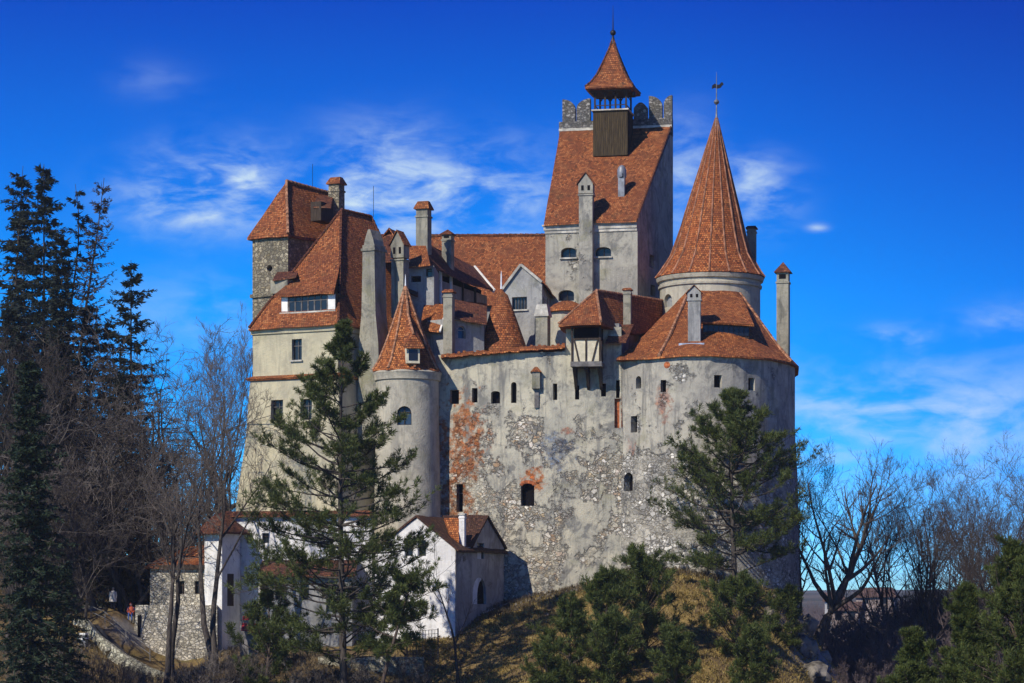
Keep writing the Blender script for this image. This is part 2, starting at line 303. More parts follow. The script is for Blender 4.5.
class MB:
    """collects shapes into one mesh"""
    def __init__(s): s.v = []; s.f = []; s.uv = {}
    def add(s, verts, faces, uvs=None):
        b = len(s.v); s.v += [tuple(q) for q in verts]
        for i, f in enumerate(faces):
            if uvs: s.uv[len(s.f)] = uvs[i]
            s.f.append(tuple(b + j for j in f))
        return s
    def poly(s, *pts): return s.add(pts, [tuple(range(len(pts)))])
    def loft(s, rings, bot=True, top=True):
        n = len(rings[0]); vs = [q for r in rings for q in r]; fs = []
        for i in range(len(rings) - 1):
            for j in range(n):
                k = (j + 1) % n; a, b, c, d_ = i * n + j, i * n + k, (i + 1) * n + k, (i + 1) * n + j
                q = []
                for w in (a, b, c, d_):
                    if not any((Vector(vs[w]) - Vector(vs[e])).length < 1e-5 for e in q): q.append(w)
                if len(q) >= 3: fs.append(tuple(q))
        if bot: fs.append(tuple(range(n))[::-1])
        if top:
            r = [(len(rings) - 1) * n + j for j in range(n)]; q = []
            for w in r:
                if not any((Vector(vs[w]) - Vector(vs[e])).length < 1e-5 for e in q): q.append(w)
            if len(q) >= 3: fs.append(tuple(q))
        return s.add(vs, fs)
    def prism(s, plan, z0, z1): return s.loft([[(x, y, z0) for x, y in plan], [(x, y, z1) for x, y in plan]])
    def box(s, c, size, a=0.0, taper=1.0):
        """box standing on c, turned by a so that its right side shows for a > 0"""
        t = (math.cos(a), -math.sin(a)); n = (math.sin(a), math.cos(a)); w, d_, h = size; r = []
        for z, q in ((0, 1), (h, taper)):
            r.append([(c[0] + t[0] * u * w / 2 * q + n[0] * v * d_ / 2 * q, c[1] + t[1] * u * w / 2 * q + n[1] * v * d_ / 2 * q, c[2] + z) for u, v in ((-1, -1), (1, -1), (1, 1), (-1, 1))])
        return s.loft(r)
    def bar(s, a, b, w, h=None, up=(0, 0, 1)):
        a, b = Vector(a), Vector(b); h = h or w; d_ = (b - a).normalized(); up = Vector(up)
        if abs(d_.dot(up)) > .98: up = Vector((0, 1, 0))
        x = d_.cross(up).normalized() * w / 2; y = x.cross(d_).normalized() * h / 2
        return s.loft([[p - x - y, p + x - y, p + x + y, p - x + y] for p in (a, b)])
    def tube(s, pts, rad, n=8):
        pts = [Vector(p) for p in pts]; rings = []
        for i, p in enumerate(pts):
            d_ = (pts[min(i + 1, len(pts) - 1)] - pts[max(i - 1, 0)]).normalized()
            x = d_.cross(Vector((0, 0, 1)) if abs(d_.z) < .95 else Vector((1, 0, 0))).normalized(); y = x.cross(d_)
            r = rad[i] if isinstance(rad, (list, tuple)) else rad
            rings.append([p + (x * math.cos(2 * math.pi * j / n) + y * math.sin(2 * math.pi * j / n)) * r for j in range(n)])
        return s.loft(rings)
    def lathe(s, cx, cy, prof, n=48, ucirc=None, cap=True, shear=(0, 0)):
        """prof: (radius, z) from the bottom up; tiles run round it. shear shifts the axis with height"""
        z0 = prof[0][1]; rm = ucirc or max(r for r, _ in prof); vs = []; fs = []; uv = []
        arc = [0.0]
        for (r0, a), (r1, b) in zip(prof, prof[1:]): arc.append(arc[-1] + math.hypot(r1 - r0, b - a))
        for r, z in prof:
            for j in range(n):
                t = 2 * math.pi * j / n
                vs.append((cx + shear[0] * (z - z0) + math.cos(t) * r, cy + shear[1] * (z - z0) + math.sin(t) * r, z))
        for i in range(len(prof) - 1):
            for j in range(n):
                k = (j + 1) % n; fs.append((i * n + j, i * n + k, (i + 1) * n + k, (i + 1) * n + j))
                u0, u1 = 2 * math.pi * j / n * rm, 2 * math.pi * (j + 1) / n * rm
                uv.append([(u0, arc[i]), (u1, arc[i]), (u1, arc[i + 1]), (u0, arc[i + 1])])
        if cap:
            fs.append(tuple(range(n))[::-1]); uv.append([(0, 0)] * n)
            if prof[-1][0] > 0.02: fs.append(tuple((len(prof) - 1) * n + j for j in range(n))); uv.append([(0, 0)] * n)
        return s.add(vs, fs, uv)
    def ridge(s, pts, r=0.12, L=0.42, lift=0.03):
        """a run of half-round ridge tiles lapped over one another"""
        pts = [Vector(p) for p in pts]
        for a, b in zip(pts, pts[1:]):
            d_ = b - a; n = max(1, int(d_.length / L))
            for i in range(n):
                p, q = a + d_ * (i / n), a + d_ * ((i + 1.12) / n); up = Vector((0, 0, lift))
                s.tube([p + up, q + up], [r * random.uniform(1.1, 1.3), r * random.uniform(.8, .92)], 6)
        return s

def auto_uv(me, given):
    lay = me.uv_layers.new(name='UVMap') if not me.uv_layers else me.uv_layers[0]
    for p in me.polygons:
        g_ = given.get(p.index) if given else None
        if g_ and len(g_) == p.loop_total:
            for li, q in zip(p.loop_indices, g_): lay.data[li].uv = q
            continue
        n = p.normal; t = Vector((0, 0, 1)).cross(n)
        t = t.normalized() if t.length > 1e-3 else Vector((1, 0, 0)); b = n.cross(t)
        for li in p.loop_indices:
            co = me.vertices[me.loops[li].vertex_index].co; lay.data[li].uv = (co.dot(t), co.dot(b))

def build(name, mb, m, parent=None, smooth=None, cut=None, uv=True):
    """link a mesh given in world coordinates; a child's coordinates are taken from its thing's base"""
    me = bpy.data.meshes.new(name); base = Vector((0, 0, 0)); r = parent
    while r is not None:
        base += r.location; r = r.parent
    me.from_pydata([Vector(v) - base for v in mb.v], [], mb.f); me.validate(clean_customdata=False)
    bm = bmesh.new(); bm.from_mesh(me); bmesh.ops.recalc_face_normals(bm, faces=bm.faces); 
    bm.to_mesh(me); bm.free()
    o = bpy.data.objects.new(name, me); COL.objects.link(o)
    if cut and cut.v:
        cm = bpy.data.meshes.new('cut'); cm.from_pydata([Vector(v) - base for v in cut.v], [], cut.f)
        bm = bmesh.new(); bm.from_mesh(cm); bmesh.ops.recalc_face_normals(bm, faces=bm.faces); bm.to_mesh(cm); bm.free()
        co = bpy.data.objects.new('cut', cm); COL.objects.link(co)
        md = o.modifiers.new('b', 'BOOLEAN'); md.object = co; md.operation = 'DIFFERENCE'; md.solver = 'EXACT'; md.use_self = True
        dg = bpy.context.evaluated_depsgraph_get(); dg.update(); nm = bpy.data.meshes.new_from_object(o.evaluated_get(dg))
        o.modifiers.clear(); o.data = nm; nm.name = name; bpy.data.objects.remove(co); me = nm
    if uv: auto_uv(me, mb.uv if not cut else None)
    if uv and 'roof' in name and not mb.uv and len(me.polygons) < 200:            # old roofs sag and ripple
        bm = bmesh.new(); bm.from_mesh(me)
        for it in range(7):
            bmesh.ops.triangulate(bm, faces=[f for f in bm.faces if len(f.verts) > 3]); L = [e for e in bm.edges if e.calc_length() > 1.1]
            if not L: break
            bmesh.ops.subdivide_edges(bm, edges=L, cuts=1)
        bmesh.ops.triangulate(bm, faces=[f for f in bm.faces if len(f.verts) > 3])
        for v in bm.verts: v.co.z += .055 * math.sin(v.co.x * .9 + v.co.z * .7) * math.sin(v.co.y * .8 + 1.3) + .035 * math.sin(v.co.x * 2.6 + 2 * v.co.z) * math.cos(v.co.y * 2.2 + v.co.z)
        bm.to_mesh(me); bm.free()
    me.materials.clear(); me.materials.append(MAT[m])
    if smooth:
        me.polygons.foreach_set('use_smooth', [True] * len(me.polygons)); me.set_sharp_from_angle(angle=R(smooth))
    if parent is not None: o.parent = parent
    return o
def tag(o, label, cat, group=None, kind=None):
    o['label'] = label; o['category'] = cat
    if group: o['group'] = group
    if kind: o['kind'] = kind
    return o
def thing(name, label, cat, loc, group=None):
    o = bpy.data.objects.new(name, None); COL.objects.link(o); o.location = loc; o.empty_display_size = .3
    return tag(o, label, cat, group)
def dup(o, parent=None):
    c = o.copy(); COL.objects.link(c); c.parent = parent
    for ch in [q for q in o.children]: dup(ch, c)
    return c

def opening(cut, parent, poly, rect, shape='rect', depth=0.45, pane='pane', frame=None, mull=0, sill=None, hood=None, name='window', fw=0.07, label=None):
    """cut an opening through a wall and set a window in it; rect in pixels tells where it lies on the wall"""
    x0, y0, x1, y1 = rect; c, n = hit(poly, (x0 + x1) / 2, (y0 + y1) / 2); t = Vector((-n.y, n.x, 0))
    if t.x < 0: t = -t
    w = (x1 - x0) * s_(c.y) / max(.35, abs(t.x)); h = (y1 - y0) * s_(c.y)
    if shape == 'rect': prof = [(-w / 2, -h / 2), (w / 2, -h / 2), (w / 2, h / 2), (-w / 2, h / 2)]
    elif shape == 'round': prof = [(w / 2 * math.cos(a), h / 2 * math.sin(a)) for a in np.linspace(0, 2 * math.pi, 17)[:-1]]
    else:
        rise = min(h * .75, w / 2 * (1.0 if shape == 'arch' else 0.5))
        prof = [(-w / 2, -h / 2), (w / 2, -h / 2)] + [(w / 2 * math.cos(a), h / 2 - rise + rise * math.sin(a)) for a in np.linspace(0, math.pi, 9)]
    at = lambda q, d_, k=1.0: c + t * q[0] * k + Vector((0, 0, q[1] * k)) + n * d_
    cut.loft([[at(q, 0.6) for q in prof], [at(q, -depth) for q in prof]])
    pn = MB().loft([[at(q, -depth - .03, 1.02) for q in prof], [at(q, -depth + .03, 1.02) for q in prof]])
    if frame is None:
        o = build(name, pn, pane, parent)
    else:
        fb = MB(); d0 = -depth + 0.09
        for a, b in zip(prof, prof[1:] + prof[:1]): fb.bar(at(a, d0), at(b, d0), fw, fw)
        for i in range(mull): fb.bar(at((-w / 2 + w * (i + 1) / (mull + 1), -h / 2), d0), at((-w / 2 + w * (i + 1) / (mull + 1), h / 2), d0), fw * .7)
        if h > w * 1.1: fb.bar(at((-w / 2, h * .18), d0), at((w / 2, h * .18), d0), fw * .7)
        o = build(name, fb, frame, parent); build('pane', pn, pane, o)
    if sill: build('sill', MB().bar(at((-w / 2 - .1, -h / 2 - .07), .06), at((w / 2 + .1, -h / 2 - .07), .06), .22, .12), sill, o)
    if hood:
        m_ = MB(); top = [q for q in prof if q[1] > 0]; top.sort(key=lambda q: q[0])
        for a, b in zip(top, top[1:]): m_.bar(at((a[0], a[1] + .1), .0), at((b[0], b[1] + .1), .0), .16, .26)
        build('lintel', m_, hood, o)
    if label: o['label'] = label
    return o

def chimney(parent, px0, px1, ytop, ybot, Y, a=18, cap='gable', body='chimney_plaster', head=None, tile='roof_tile', label=None, deep=1.0):
    """masonry stack between two pixel columns, with its own cap"""
    a = R(a); k = math.cos(a) + deep * math.sin(a); w = (px1 - px0) * s_(Y) / k; d_ = w * deep
    cx, cy = X((px0 + px1) / 2, Y), Y; z0, z1 = Z(ybot, Y), Z(ytop, Y); H = z1 - z0
    m = MB(); hh = head or w * .55
    if cap == 'gable':
        m.box((cx, cy, z0), (w * .86, d_ * .86, H - hh * 1.9), a); m.box((cx, cy, z1 - hh * 1.93), (w, d_, .12), a); m.box((cx, cy, z1 - hh * 1.75), (w * .92, d_ * .92, hh * .85), a)
    else:
        m.box((cx, cy, z0), (w * .88, d_ * .88, H - hh), a); m.box((cx, cy, z1 - hh - .12), (w, d_, .14), a); m.box((cx, cy, z1 - hh + .02), (w * .86, d_ * .86, hh * .5), a)
    o = build('chimney', m, body, parent)
    if label: o['label'] = label
    t = Vector((math.cos(a), -math.sin(a), 0)); n = Vector((math.sin(a), math.cos(a), 0)); c = Vector((cx, cy, 0))
    def q(u, v, z): return c + t * u * w / 2 + n * v * d_ / 2 + Vector((0, 0, z))
    r = MB()
    if cap == 'gable':
        zb = z1 - hh * .9; th = Vector((0, 0, .07))
        g_ = MB().loft([[q(-.9, -.9, zb), q(.9, -.9, zb), q(.9, .9, zb), q(-.9, .9, zb)], [q(0, -.9, z1 - .06), q(0, -.9, z1 - .06), q(0, .9, z1 - .06), q(0, .9, z1 - .06)]])
        build('chimney_gable', g_, body, o)
        for sgn in (-1, 1):
            r.loft([[q(sgn * 1.15, -1.12, zb - .1), q(0, -1.12, z1), q(0, 1.12, z1), q(sgn * 1.15, 1.12, zb - .1)], [q(sgn * 1.15, -1.12, zb - .1) + th, q(0, -1.12, z1) + th, q(0, 1.12, z1) + th, q(sgn * 1.15, 1.12, zb - .1) + th]])
        for u in (-.4, .4): build('smoke_hole', MB().box(tuple(q(u, -.93, z1 - hh * 1.5)), (w * .16, .03, hh * .42), a), 'void', o)
    elif cap == 'hip':
        zb = z1 - hh * .55
        r.loft([[q(-1.2, -1.2, zb), q(1.2, -1.2, zb), q(1.2, 1.2, zb), q(-1.2, 1.2, zb)], [q(-1.2, -1.2, zb + .07), q(1.2, -1.2, zb + .07), q(1.2, 1.2, zb + .07), q(-1.2, 1.2, zb + .07)], [q(0, -.15, z1)] * 2 + [q(0, .15, z1)] * 2])
        h_ = MB().box(tuple(q(0, -.88, zb - hh * .3)), (w * .5, .03, hh * .22), a); build('smoke_hole', h_, 'void', o)
    elif cap == 'slab':
        zb = z1 - hh * .55
        r.loft([[q(-1.15, -1.15, zb), q(1.15, -1.15, zb), q(1.15, 1.15, zb), q(-1.15, 1.15, zb)], [q(-1.15, -1.15, zb + .1), q(1.15, -1.15, zb + .1), q(1.15, 1.15, zb + .1), q(-1.15, 1.15, zb + .1)], [q(-.8, -.4, z1), q(.8, -.4, z1), q(.8, .4, z1), q(-.8, .4, z1)]])
    build('chimney_cap', r, tile, o)
    return o

def finial(parent, x, y, z0, z1, m='iron', ball=None, r=0.05):
    f = MB().lathe(x, y, [(r * 2.2, z0), (r * 1.6, z0 + .25), (r, z0 + .5), (r * .7, z1 - .3), (.012, z1)], 8)
    if ball: 
        zb, rb = ball; f.lathe(x, y, [(.01, zb - rb)] + [(rb * math.cos(a), zb + rb * math.sin(a)) for a in np.linspace(-1.3, 1.3, 7)] + [(.01, zb + rb)], 10)
    return build('finial', f, m, parent, smooth=50)
def ring(plan, z): return [(x, y, z) for x, y in plan]
def outset(plan, d_):
    c = np.mean(np.array(plan), axis=0); out = []; n = len(plan)
    ar = sum(plan[i][0] * plan[(i + 1) % n][1] - plan[(i + 1) % n][0] * plan[i][1] for i in range(n)); sg = 1 if ar > 0 else -1
    for i in range(n):
        p0, p1, p2 = (np.array(plan[(i + k - 1) % n]) for k in range(3))
        e1 = (p1 - p0) / np.linalg.norm(p1 - p0); e2 = (p2 - p1) / np.linalg.norm(p2 - p1)
        n1 = np.array((e1[1], -e1[0])) * sg; n2 = np.array((e2[1], -e2[0])) * sg; b = (n1 + n2); b = b / max(.3, (b @ n1))
        out.append(tuple(p1 + b * d_))
    return out
def circle(cx, cy, r, n=64): return [(cx + r * math.cos(2 * math.pi * i / n), cy + r * math.sin(2 * math.pi * i / n)) for i in range(n)]
class Fr:
    """a building's own axes: u along its front (to the right), v into its depth"""
    def __init__(s, o, a): s.o = o; s.t = (math.cos(a), -math.sin(a)); s.n = (math.sin(a), math.cos(a)); s.a = a
    def xy(s, u, v): return (s.o[0] + s.t[0] * u + s.n[0] * v, s.o[1] + s.t[1] * u + s.n[1] * v)
    def __call__(s, u, v, z): return Vector((*s.xy(u, v), z))

# ------------------------------------------------------------------ terrain: one sheet to the horizon
def samples():
    L = []
    for px, py, Y in ((440, 615, 203), (500, 604, 203), (560, 592, 203), (600, 583, 203), (640, 566, 201), (700, 572, 199), (780, 590, 203), (800, 606, 204), (815, 640, 204), (836, 684, 204),
                      (800, 612, 213), (830, 690, 215), (860, 730, 206), (430, 690, 186), (520, 662, 186), (600, 650, 186), (700, 640, 187), (780, 650, 188), (822, 700, 190), (850, 735, 190),
                      (430, 720, 172), (600, 712, 172), (760, 712, 172), (840, 735, 172),
                      (455, 640, 194), (376, 642, 197), (112, 606, 198), (60, 600, 205), (80, 630, 193), (40, 640, 192), (170, 676, 190), (150, 655, 197), (215, 655, 197), (250, 648, 195), (300, 662, 190),
                      (20, 690, 185), (100, 690, 185), (240, 690, 184), (340, 690, 184), (105, 646, 194.5), (130, 660, 193.6), (150, 672, 192), (100, 612, 198.5), (130, 612, 205), (180, 615, 206), (240, 640, 206), (320, 640, 206)):
        L.append((X(px, Y), Y, Z(py, Y)))
    for px, z, Y in ((20, 4.5, 216), (-70, 8, 216), (-140, 10, 205), (100, 3.2, 222), (180, 1.2, 222), (260, 1, 215), (40, 9, 240), (-60, 14, 240), (150, 5, 245), (300, 3, 245), (500, 3, 240), (650, 2, 235), (400, 2, 220), (560, 2, 218), (700, 2, 212),
                     (780, -3, 232), (850, -9, 235), (930, -10, 200), (930, -10, 230), (-140, -7, 170), (0, -8, 170), (150, -8.5, 172), (300, -8.5, 172)):
        L.append((X(px, Y), Y, z))
    return np.array(L)
TP = samples()
def _tps(A, B):
    r2 = ((A[:, None, :] - B[None]) ** 2).sum(-1) / 400.0
    return np.where(r2 > 1e-12, r2 * np.log(r2 + 1e-12), 0)
K = _tps(TP[:, :2], TP[:, :2]) + np.eye(len(TP)) * 0.004
PP = np.c_[np.ones(len(TP)), TP[:, 0] / 20, (TP[:, 1] - 200) / 20]
SOL = np.linalg.solve(np.block([[K, PP], [PP.T, np.zeros((3, 3))]]), np.r_[TP[:, 2], np.zeros(3)])
def sm(a, lo, hi): t = np.clip((a - lo) / (hi - lo), 0, 1); return t * t * (3 - 2 * t)
def fbm(x, y, f0, n=4, seed=0):
    r = np.random.default_rng(seed); o = 0
    for i in range(n):
        f = f0 * 2 ** i; a = r.uniform(0, 6.28, 6); th = r.uniform(0, 6.28, 3)
        o = o + sum(np.sin((x * np.cos(t) + y * np.sin(t)) * f + a[j]) * np.sin((-x * np.sin(t) + y * np.cos(t)) * f * 1.1 + a[j + 3]) for j, t in enumerate(th)) / 3 * .6 ** i
    return o
def ground_z(x, y):
    x = np.atleast_1d(np.asarray(x, float)); y = np.atleast_1d(np.asarray(y, float))
    base = np.full(x.shape, -9.5)
    base = np.where(y < 135, -2.6 + (-6.9) * sm(y, 55, 130), base)
    base = base + 16 * sm(-x, 34, 75) * sm(y, 185, 225) * (1 - sm(y, 330, 500)) 
    base = base + (11 * sm(-x, -5, 40) * sm(y, 215, 250) * (1 - sm(y, 320, 480)))
    fx = x / np.maximum(y, 1) * F
    base = base + sm(y, 420, 1500) * (16 + 7 * fbm(x, y, .004, 3, 5)) + sm(y, 1500, 4500) * 26
    w = sm(x, -58, -46) * (1 - sm(x, 34, 46)) * sm(y, 160, 172) * (1 - sm(y, 238, 252))
    z = base.copy(); m = w > 0
    if m.any():
        q = np.c_[x[m], y[m]]; out = np.empty(len(q))
        for i in range(0, len(q), 20000):
            b = q[i:i + 20000]; out[i:i + 20000] = _tps(b, TP[:, :2]) @ SOL[:-3] + np.c_[np.ones(len(b)), b[:, 0] / 20, (b[:, 1] - 200) / 20] @ SOL[-3:]
        z[m] = w[m] * np.clip(out, -12, 22) + (1 - w[m]) * base[m]
    return z + (.20 * fbm(x, y, .45, 4, 2) + .06 * fbm(x, y, 2.2, 2, 8)) * sm(y, 60, 120)
def gz(x, y): return float(ground_z(x, y)[0])
def axis(lo, hi, step, far, n):
    mid = np.arange(lo, hi + .01, step); k = np.geomspace(1, 1 + (far - hi) / step, n) - 1
    return mid, k * step
mx, kx = axis(-60, 48, .6, 4000, 40); xs = np.r_[(-60 - kx[1:])[::-1], mx, 48 + kx[1:]]
my, ky = axis(150, 256, .6, 6000, 48); ys = np.r_[np.array([-300, -120, -40, 0, 20, 40, 55, 65, 75, 85, 95, 105, 115, 125, 132, 138, 144]), my, 256 + ky[1:]]
gx, gy = np.meshgrid(xs, ys); gzv = ground_z(gx.ravel(), gy.ravel())
def grid_mesh(name, gx, gy, z):
    me = bpy.data.meshes.new(name); ny, nx = gx.shape
    i = np.arange(ny * nx).reshape(ny, nx); q = np.stack([i[:-1, :-1], i[:-1, 1:], i[1:, 1:], i[1:, :-1]], -1).reshape(-1, 4)
    return np_mesh(name, np.c_[gx.ravel(), gy.ravel(), z], q)
def np_mesh(name, v, f, smooth=False):
    me = bpy.data.meshes.new(name); v = np.ascontiguousarray(v, np.float32); f = np.ascontiguousarray(f, np.int32); k = f.shape[1]
    me.vertices.add(len(v)); me.vertices.foreach_set('co', v.ravel()); me.loops.add(f.size); me.loops.foreach_set('vertex_index', f.ravel())
    me.polygons.add(len(f)); me.polygons.foreach_set('loop_start', np.arange(0, f.size, k, dtype=np.int32)); me.polygons.foreach_set('loop_total', np.full(len(f), k, np.int32))
    if smooth: me.polygons.foreach_set('use_smooth', np.ones(len(f), bool))
    me.update(); return me
me = grid_mesh('ground', gx, gy, gzv); me.polygons.foreach_set('use_smooth', np.ones(len(me.polygons), bool)); me.materials.append(MAT['ground'])
go = bpy.data.objects.new('ground', me); COL.objects.link(go); tag(go, 'castle hill of dry ochre grass and the valley floor around it', 'ground', None, 'structure')
# ================================================================== the castle
# ---- curtain wall
cw = [pt(424, 206), pt(480, 204.6), pt(560, 203.2), pt(621.5, 202.95), pt(621.5, 206.5), pt(424, 209)]
T = thing('curtain_wall', 'tall weathered curtain wall with bared rubble and orange brick patches', 'wall', (X(530, 204), 205, -2))
ZT = Z(353, 204)
plaster('curtain_plaster', (0.52, 0.48, 0.36), (0.39, 0.37, 0.295), (0.145, 0.145, 0.14), 0.75, grime=0.72, mask_z=(Z(470, 204) + 2, Z(388, 204) + 2, 0.34, 0.25), sscale=3.8, seed=4.0, algae=0.35,
        spots=((X(462, 204) - X(530, 204), -1, Z(438, 204) + 2, 2.6, 5.4, (0.44, 0.14, 0.04), .9), (X(455, 204) - X(530, 204), -1, Z(500, 204) + 2, 2.2, 2.8, (0.38, 0.13, 0.04), .9), (X(535, 204) - X(530, 204), -1, Z(480, 204) + 2, 1.3, 1.5, (0.50, 0.15, 0.04), .95),
               (X(566, 204) - X(530, 204), -1, Z(432, 204) + 2, .9, .6, (0.40, 0.15, 0.07), .7), (X(620, 203) - X(530, 204), -1, Z(415, 204) + 2, .7, 1.6, (0.30, 0.11, 0.05), .9), (X(556, 204) - X(530, 204), -1, Z(450, 204) + 2, 2.1, 2.2, (0.17, 0.18, 0.20), .75)))
m = MB(); bat = outset(cw, .55)
m.loft([ring(bat, -4), ring(outset(cw, .22), Z(470, 204)), ring(cw, Z(400, 204)), ring(cw, ZT)])
hi = [pt(566, 203.18), pt(621.4, 202.956), pt(621.4, 206.3), pt(566, 206.8)]
hi2 = [pt(566, 203.13), pt(621.9, 202.63), pt(621.9, 206.3), pt(566, 206.8)]
cut = MB(); C_WINS = []
wall_cut = cut
cw_face = cw
obuf = T
wins = [((450, 390, 459, 404), 'rect', .5, 'void'), ((472, 388, 477.5, 402.5), 'rect', .6, 'void'), ((491, 391, 500, 403.5), 'seg', .6, 'void'), ((511, 382, 516.5, 403), 'arch', .5, 'void'), ((553, 383.5, 557.2, 400), 'rect', .6, 'void'),
        ((575, 385, 579.2, 399.5), 'rect', .6, 'void'), ((601, 383.5, 606, 396.5), 'rect', .6, 'void'), ((616, 380, 619.8, 398), 'rect', .6, 'void'), ((614.5, 398.5, 620.8, 428), 'rect', .28, 'brick')]
for r_, sh, dp, pn in wins: opening(cut, T, cw, r_, sh, dp, pn, name='arrow_slit' if sh == 'rect' and r_[2] - r_[0] < 6 else 'window')
opening(cut, T, outset(cw, .2), (521, 483, 534.5, 506), 'seg', .5, 'void', hood='brick', name='window', label='large barred opening under a brick arch')
opening(cut, T, outset(cw, .25), (456.5, 484, 463, 512), 'rect', .7, 'void', frame='grey_wood', name='window', label='tall opening in a grey timber frame')
wall = build('wall', m, 'curtain_plaster', T, cut=cut)
m = MB().prism(hi, ZT - .004, Z(327, 203)); build('raised_wall', m, 'curtain_plaster', T)
# tiled coping with an uneven edge
m = MB(); n = 46
for i in range(n):
    px0, px1 = 441 + 124 * i / n, 441 + 124 * (i + 1.06) / n; Y0, Y1 = 205.0 - 2.0 * (px0 - 424) / 140, 205.0 - 2.0 * (px1 - 424) / 140
    zz0 = Z(355.5 - 7.5 * (i / n), 204) + random.uniform(-.05, .06); h = .42 + random.uniform(-.06, .10)
    a, b = Vector((X(px0, Y0 - .2), Y0 - .35, zz0 - .12)), Vector((X(px1, Y1 - .2), Y1 - .35, zz0 - .12))
    q = Vector((0, 2.3, 0)); 
    m.loft([[a, b, b + q, a + q], [a + Vector((0, .05, .14)), b + Vector((0, .05, .14)), b + q + Vector((0, -.05, .14)), a + q + Vector((0, -.05, .14))], [a + q * .45 + Vector((0, 0, h)), b + q * .45 + Vector((0, 0, h)), b + q * .55 + Vector((0, 0, h)), a + q * .55 + Vector((0, 0, h))]])
build('coping', m, 'roof_tile_bright', T)
# small bracketed garderobe on the wall
c, nn = hit(cw, 536, 385); m = MB().box((c.x, c.y - .18, Z(389, c.y)), (.62, .62, 1.35), R(3)); ob = build('garderobe', m, 'chimney_plaster', T)
build('garderobe_shaft', MB().box((c.x + .05, c.y - .02, Z(408, c.y)), (.34, .34, 1.6), R(3)), 'grey_wood', ob)
zc = Z(372.5, c.y); m = MB().loft([[(c.x - .45, c.y - .6, zc), (c.x + .45, c.y - .6, zc), (c.x + .45, c.y + .2, zc), (c.x - .45, c.y + .2, zc)], [(c.x - .1, c.y - .1, zc + .45), (c.x + .1, c.y - .1, zc + .45), (c.x + .1, c.y + .2, zc + .45), (c.x - .1, c.y + .2, zc + .45)]])
build('garderobe_roof', m, 'roof_tile', ob)

# ---- bastion
bp = [pt(619.5, 203.2), pt(640, 201.6), pt(661, 200.2), pt(685, 199.4), pt(710, 199.2), pt(735, 199.8), pt(757, 201.2), pt(775, 203.0), pt(788, 205.2), pt(795, 208.5), pt(794.5, 215), pt(780, 221), pt(740, 224), pt(690, 224), pt(640, 221), pt(621, 212)]
T = thing('bastion', 'broad rounded bastion wall under a low hipped tile roof', 'bastion', (X(707, 208), 208, -2)); ox = X(707, 208)
plaster('bastion_plaster', (0.44, 0.41, 0.33), (0.32, 0.30, 0.255), (0.13, 0.13, 0.125), 0.7, grime=0.6, mask_z=(Z(470, 200) + 2, Z(436, 200) + 2, 0.60, 0.25), sscale=3.3, stones=GREYST, seed=41.0, algae=0.3,
        spots=((X(664, 200) - ox, -8, Z(405, 200) + 2, .8, 1.9, (0.38, 0.16, 0.09), .7), (X(632, 201) - ox, -6, Z(445, 200) + 2, .6, .9, (0.50, 0.26, 0.18), .6)))
ZE = Z(357.5, 200); m = MB()
m.loft([ring(outset(bp, .5), -5), ring(outset(bp, .25), Z(480, 200)), ring(bp, Z(425, 200)), ring(bp, ZE + .05)])
cut = MB()
for r_, sh in (((636, 376, 641, 388.5), 'arch'), ((660.6, 380, 666, 392), 'rect'), ((714, 375, 722, 387.5), 'rect'), ((748, 378, 755, 390.5), 'rect'), ((631, 416, 637, 432.5), 'rect'), ):
    opening(cut, T, bp, r_, sh, .6, 'void', name='window')
opening(cut, T, outset(bp, .2), (624.5, 472.5, 633, 491), 'arch', .7, 'void', name='window')
build('wall', m, 'bastion_plaster', T, cut=cut, smooth=24)
c, nn = hit(bp, 667, 365); m = MB().tube([c + nn * .02, c + nn * -.1], .26, 12); build('roundel', m, 'brick', T)
# roof: many-sided eave gathered up to the drum
top = [pt(686, 212), pt(687.5, 211.4), pt(689, 211), pt(700, 210.8), pt(711, 210.6), pt(723, 210.8), pt(735, 211.2), pt(738, 211.8), pt(740, 213), pt(740, 215), pt(739, 217), pt(735, 219), pt(725, 220), pt(705, 220), pt(690, 219), pt(686, 215)]
ep = outset(bp, .32); ep[0] = pt(616.5, 202.15); ep[1] = pt(639, 201.2); ep[-1] = pt(617.5, 212)
ZTOP = Z(291, 211); m = MB()
cr = [(ep[0][0], ep[0][1], ZE)]
def mixr(a, b, q, z): return [(p[0] * (1 - q) + r_[0] * q, p[1] * (1 - q) + r_[1] * q, z) for p, r_ in zip(a, b)]
def flat(plan_, k=(0, 2, 4, 7, 9)): return plan_
m.loft([ring(outset(bp, .05), ZE - .02), ring(ep, ZE - .02), ring(ep, ZE + .12), mixr(ep, top, .28, ZE + (ZTOP - ZE) * .255), ring(top, ZTOP)])
rf = build('roof', m, 'roof_tile_bright', T, smooth=26)
for i in (2, 8): build('ridge_tiles', MB().ridge([Vector((*ep[i], ZE + .14)), Vector((*mixr(ep, top, .28, 0)[i][:2], ZE + (ZTOP - ZE) * .26)), Vector((*top[i], ZTOP))], .13), 'ridge_mortar', rf)
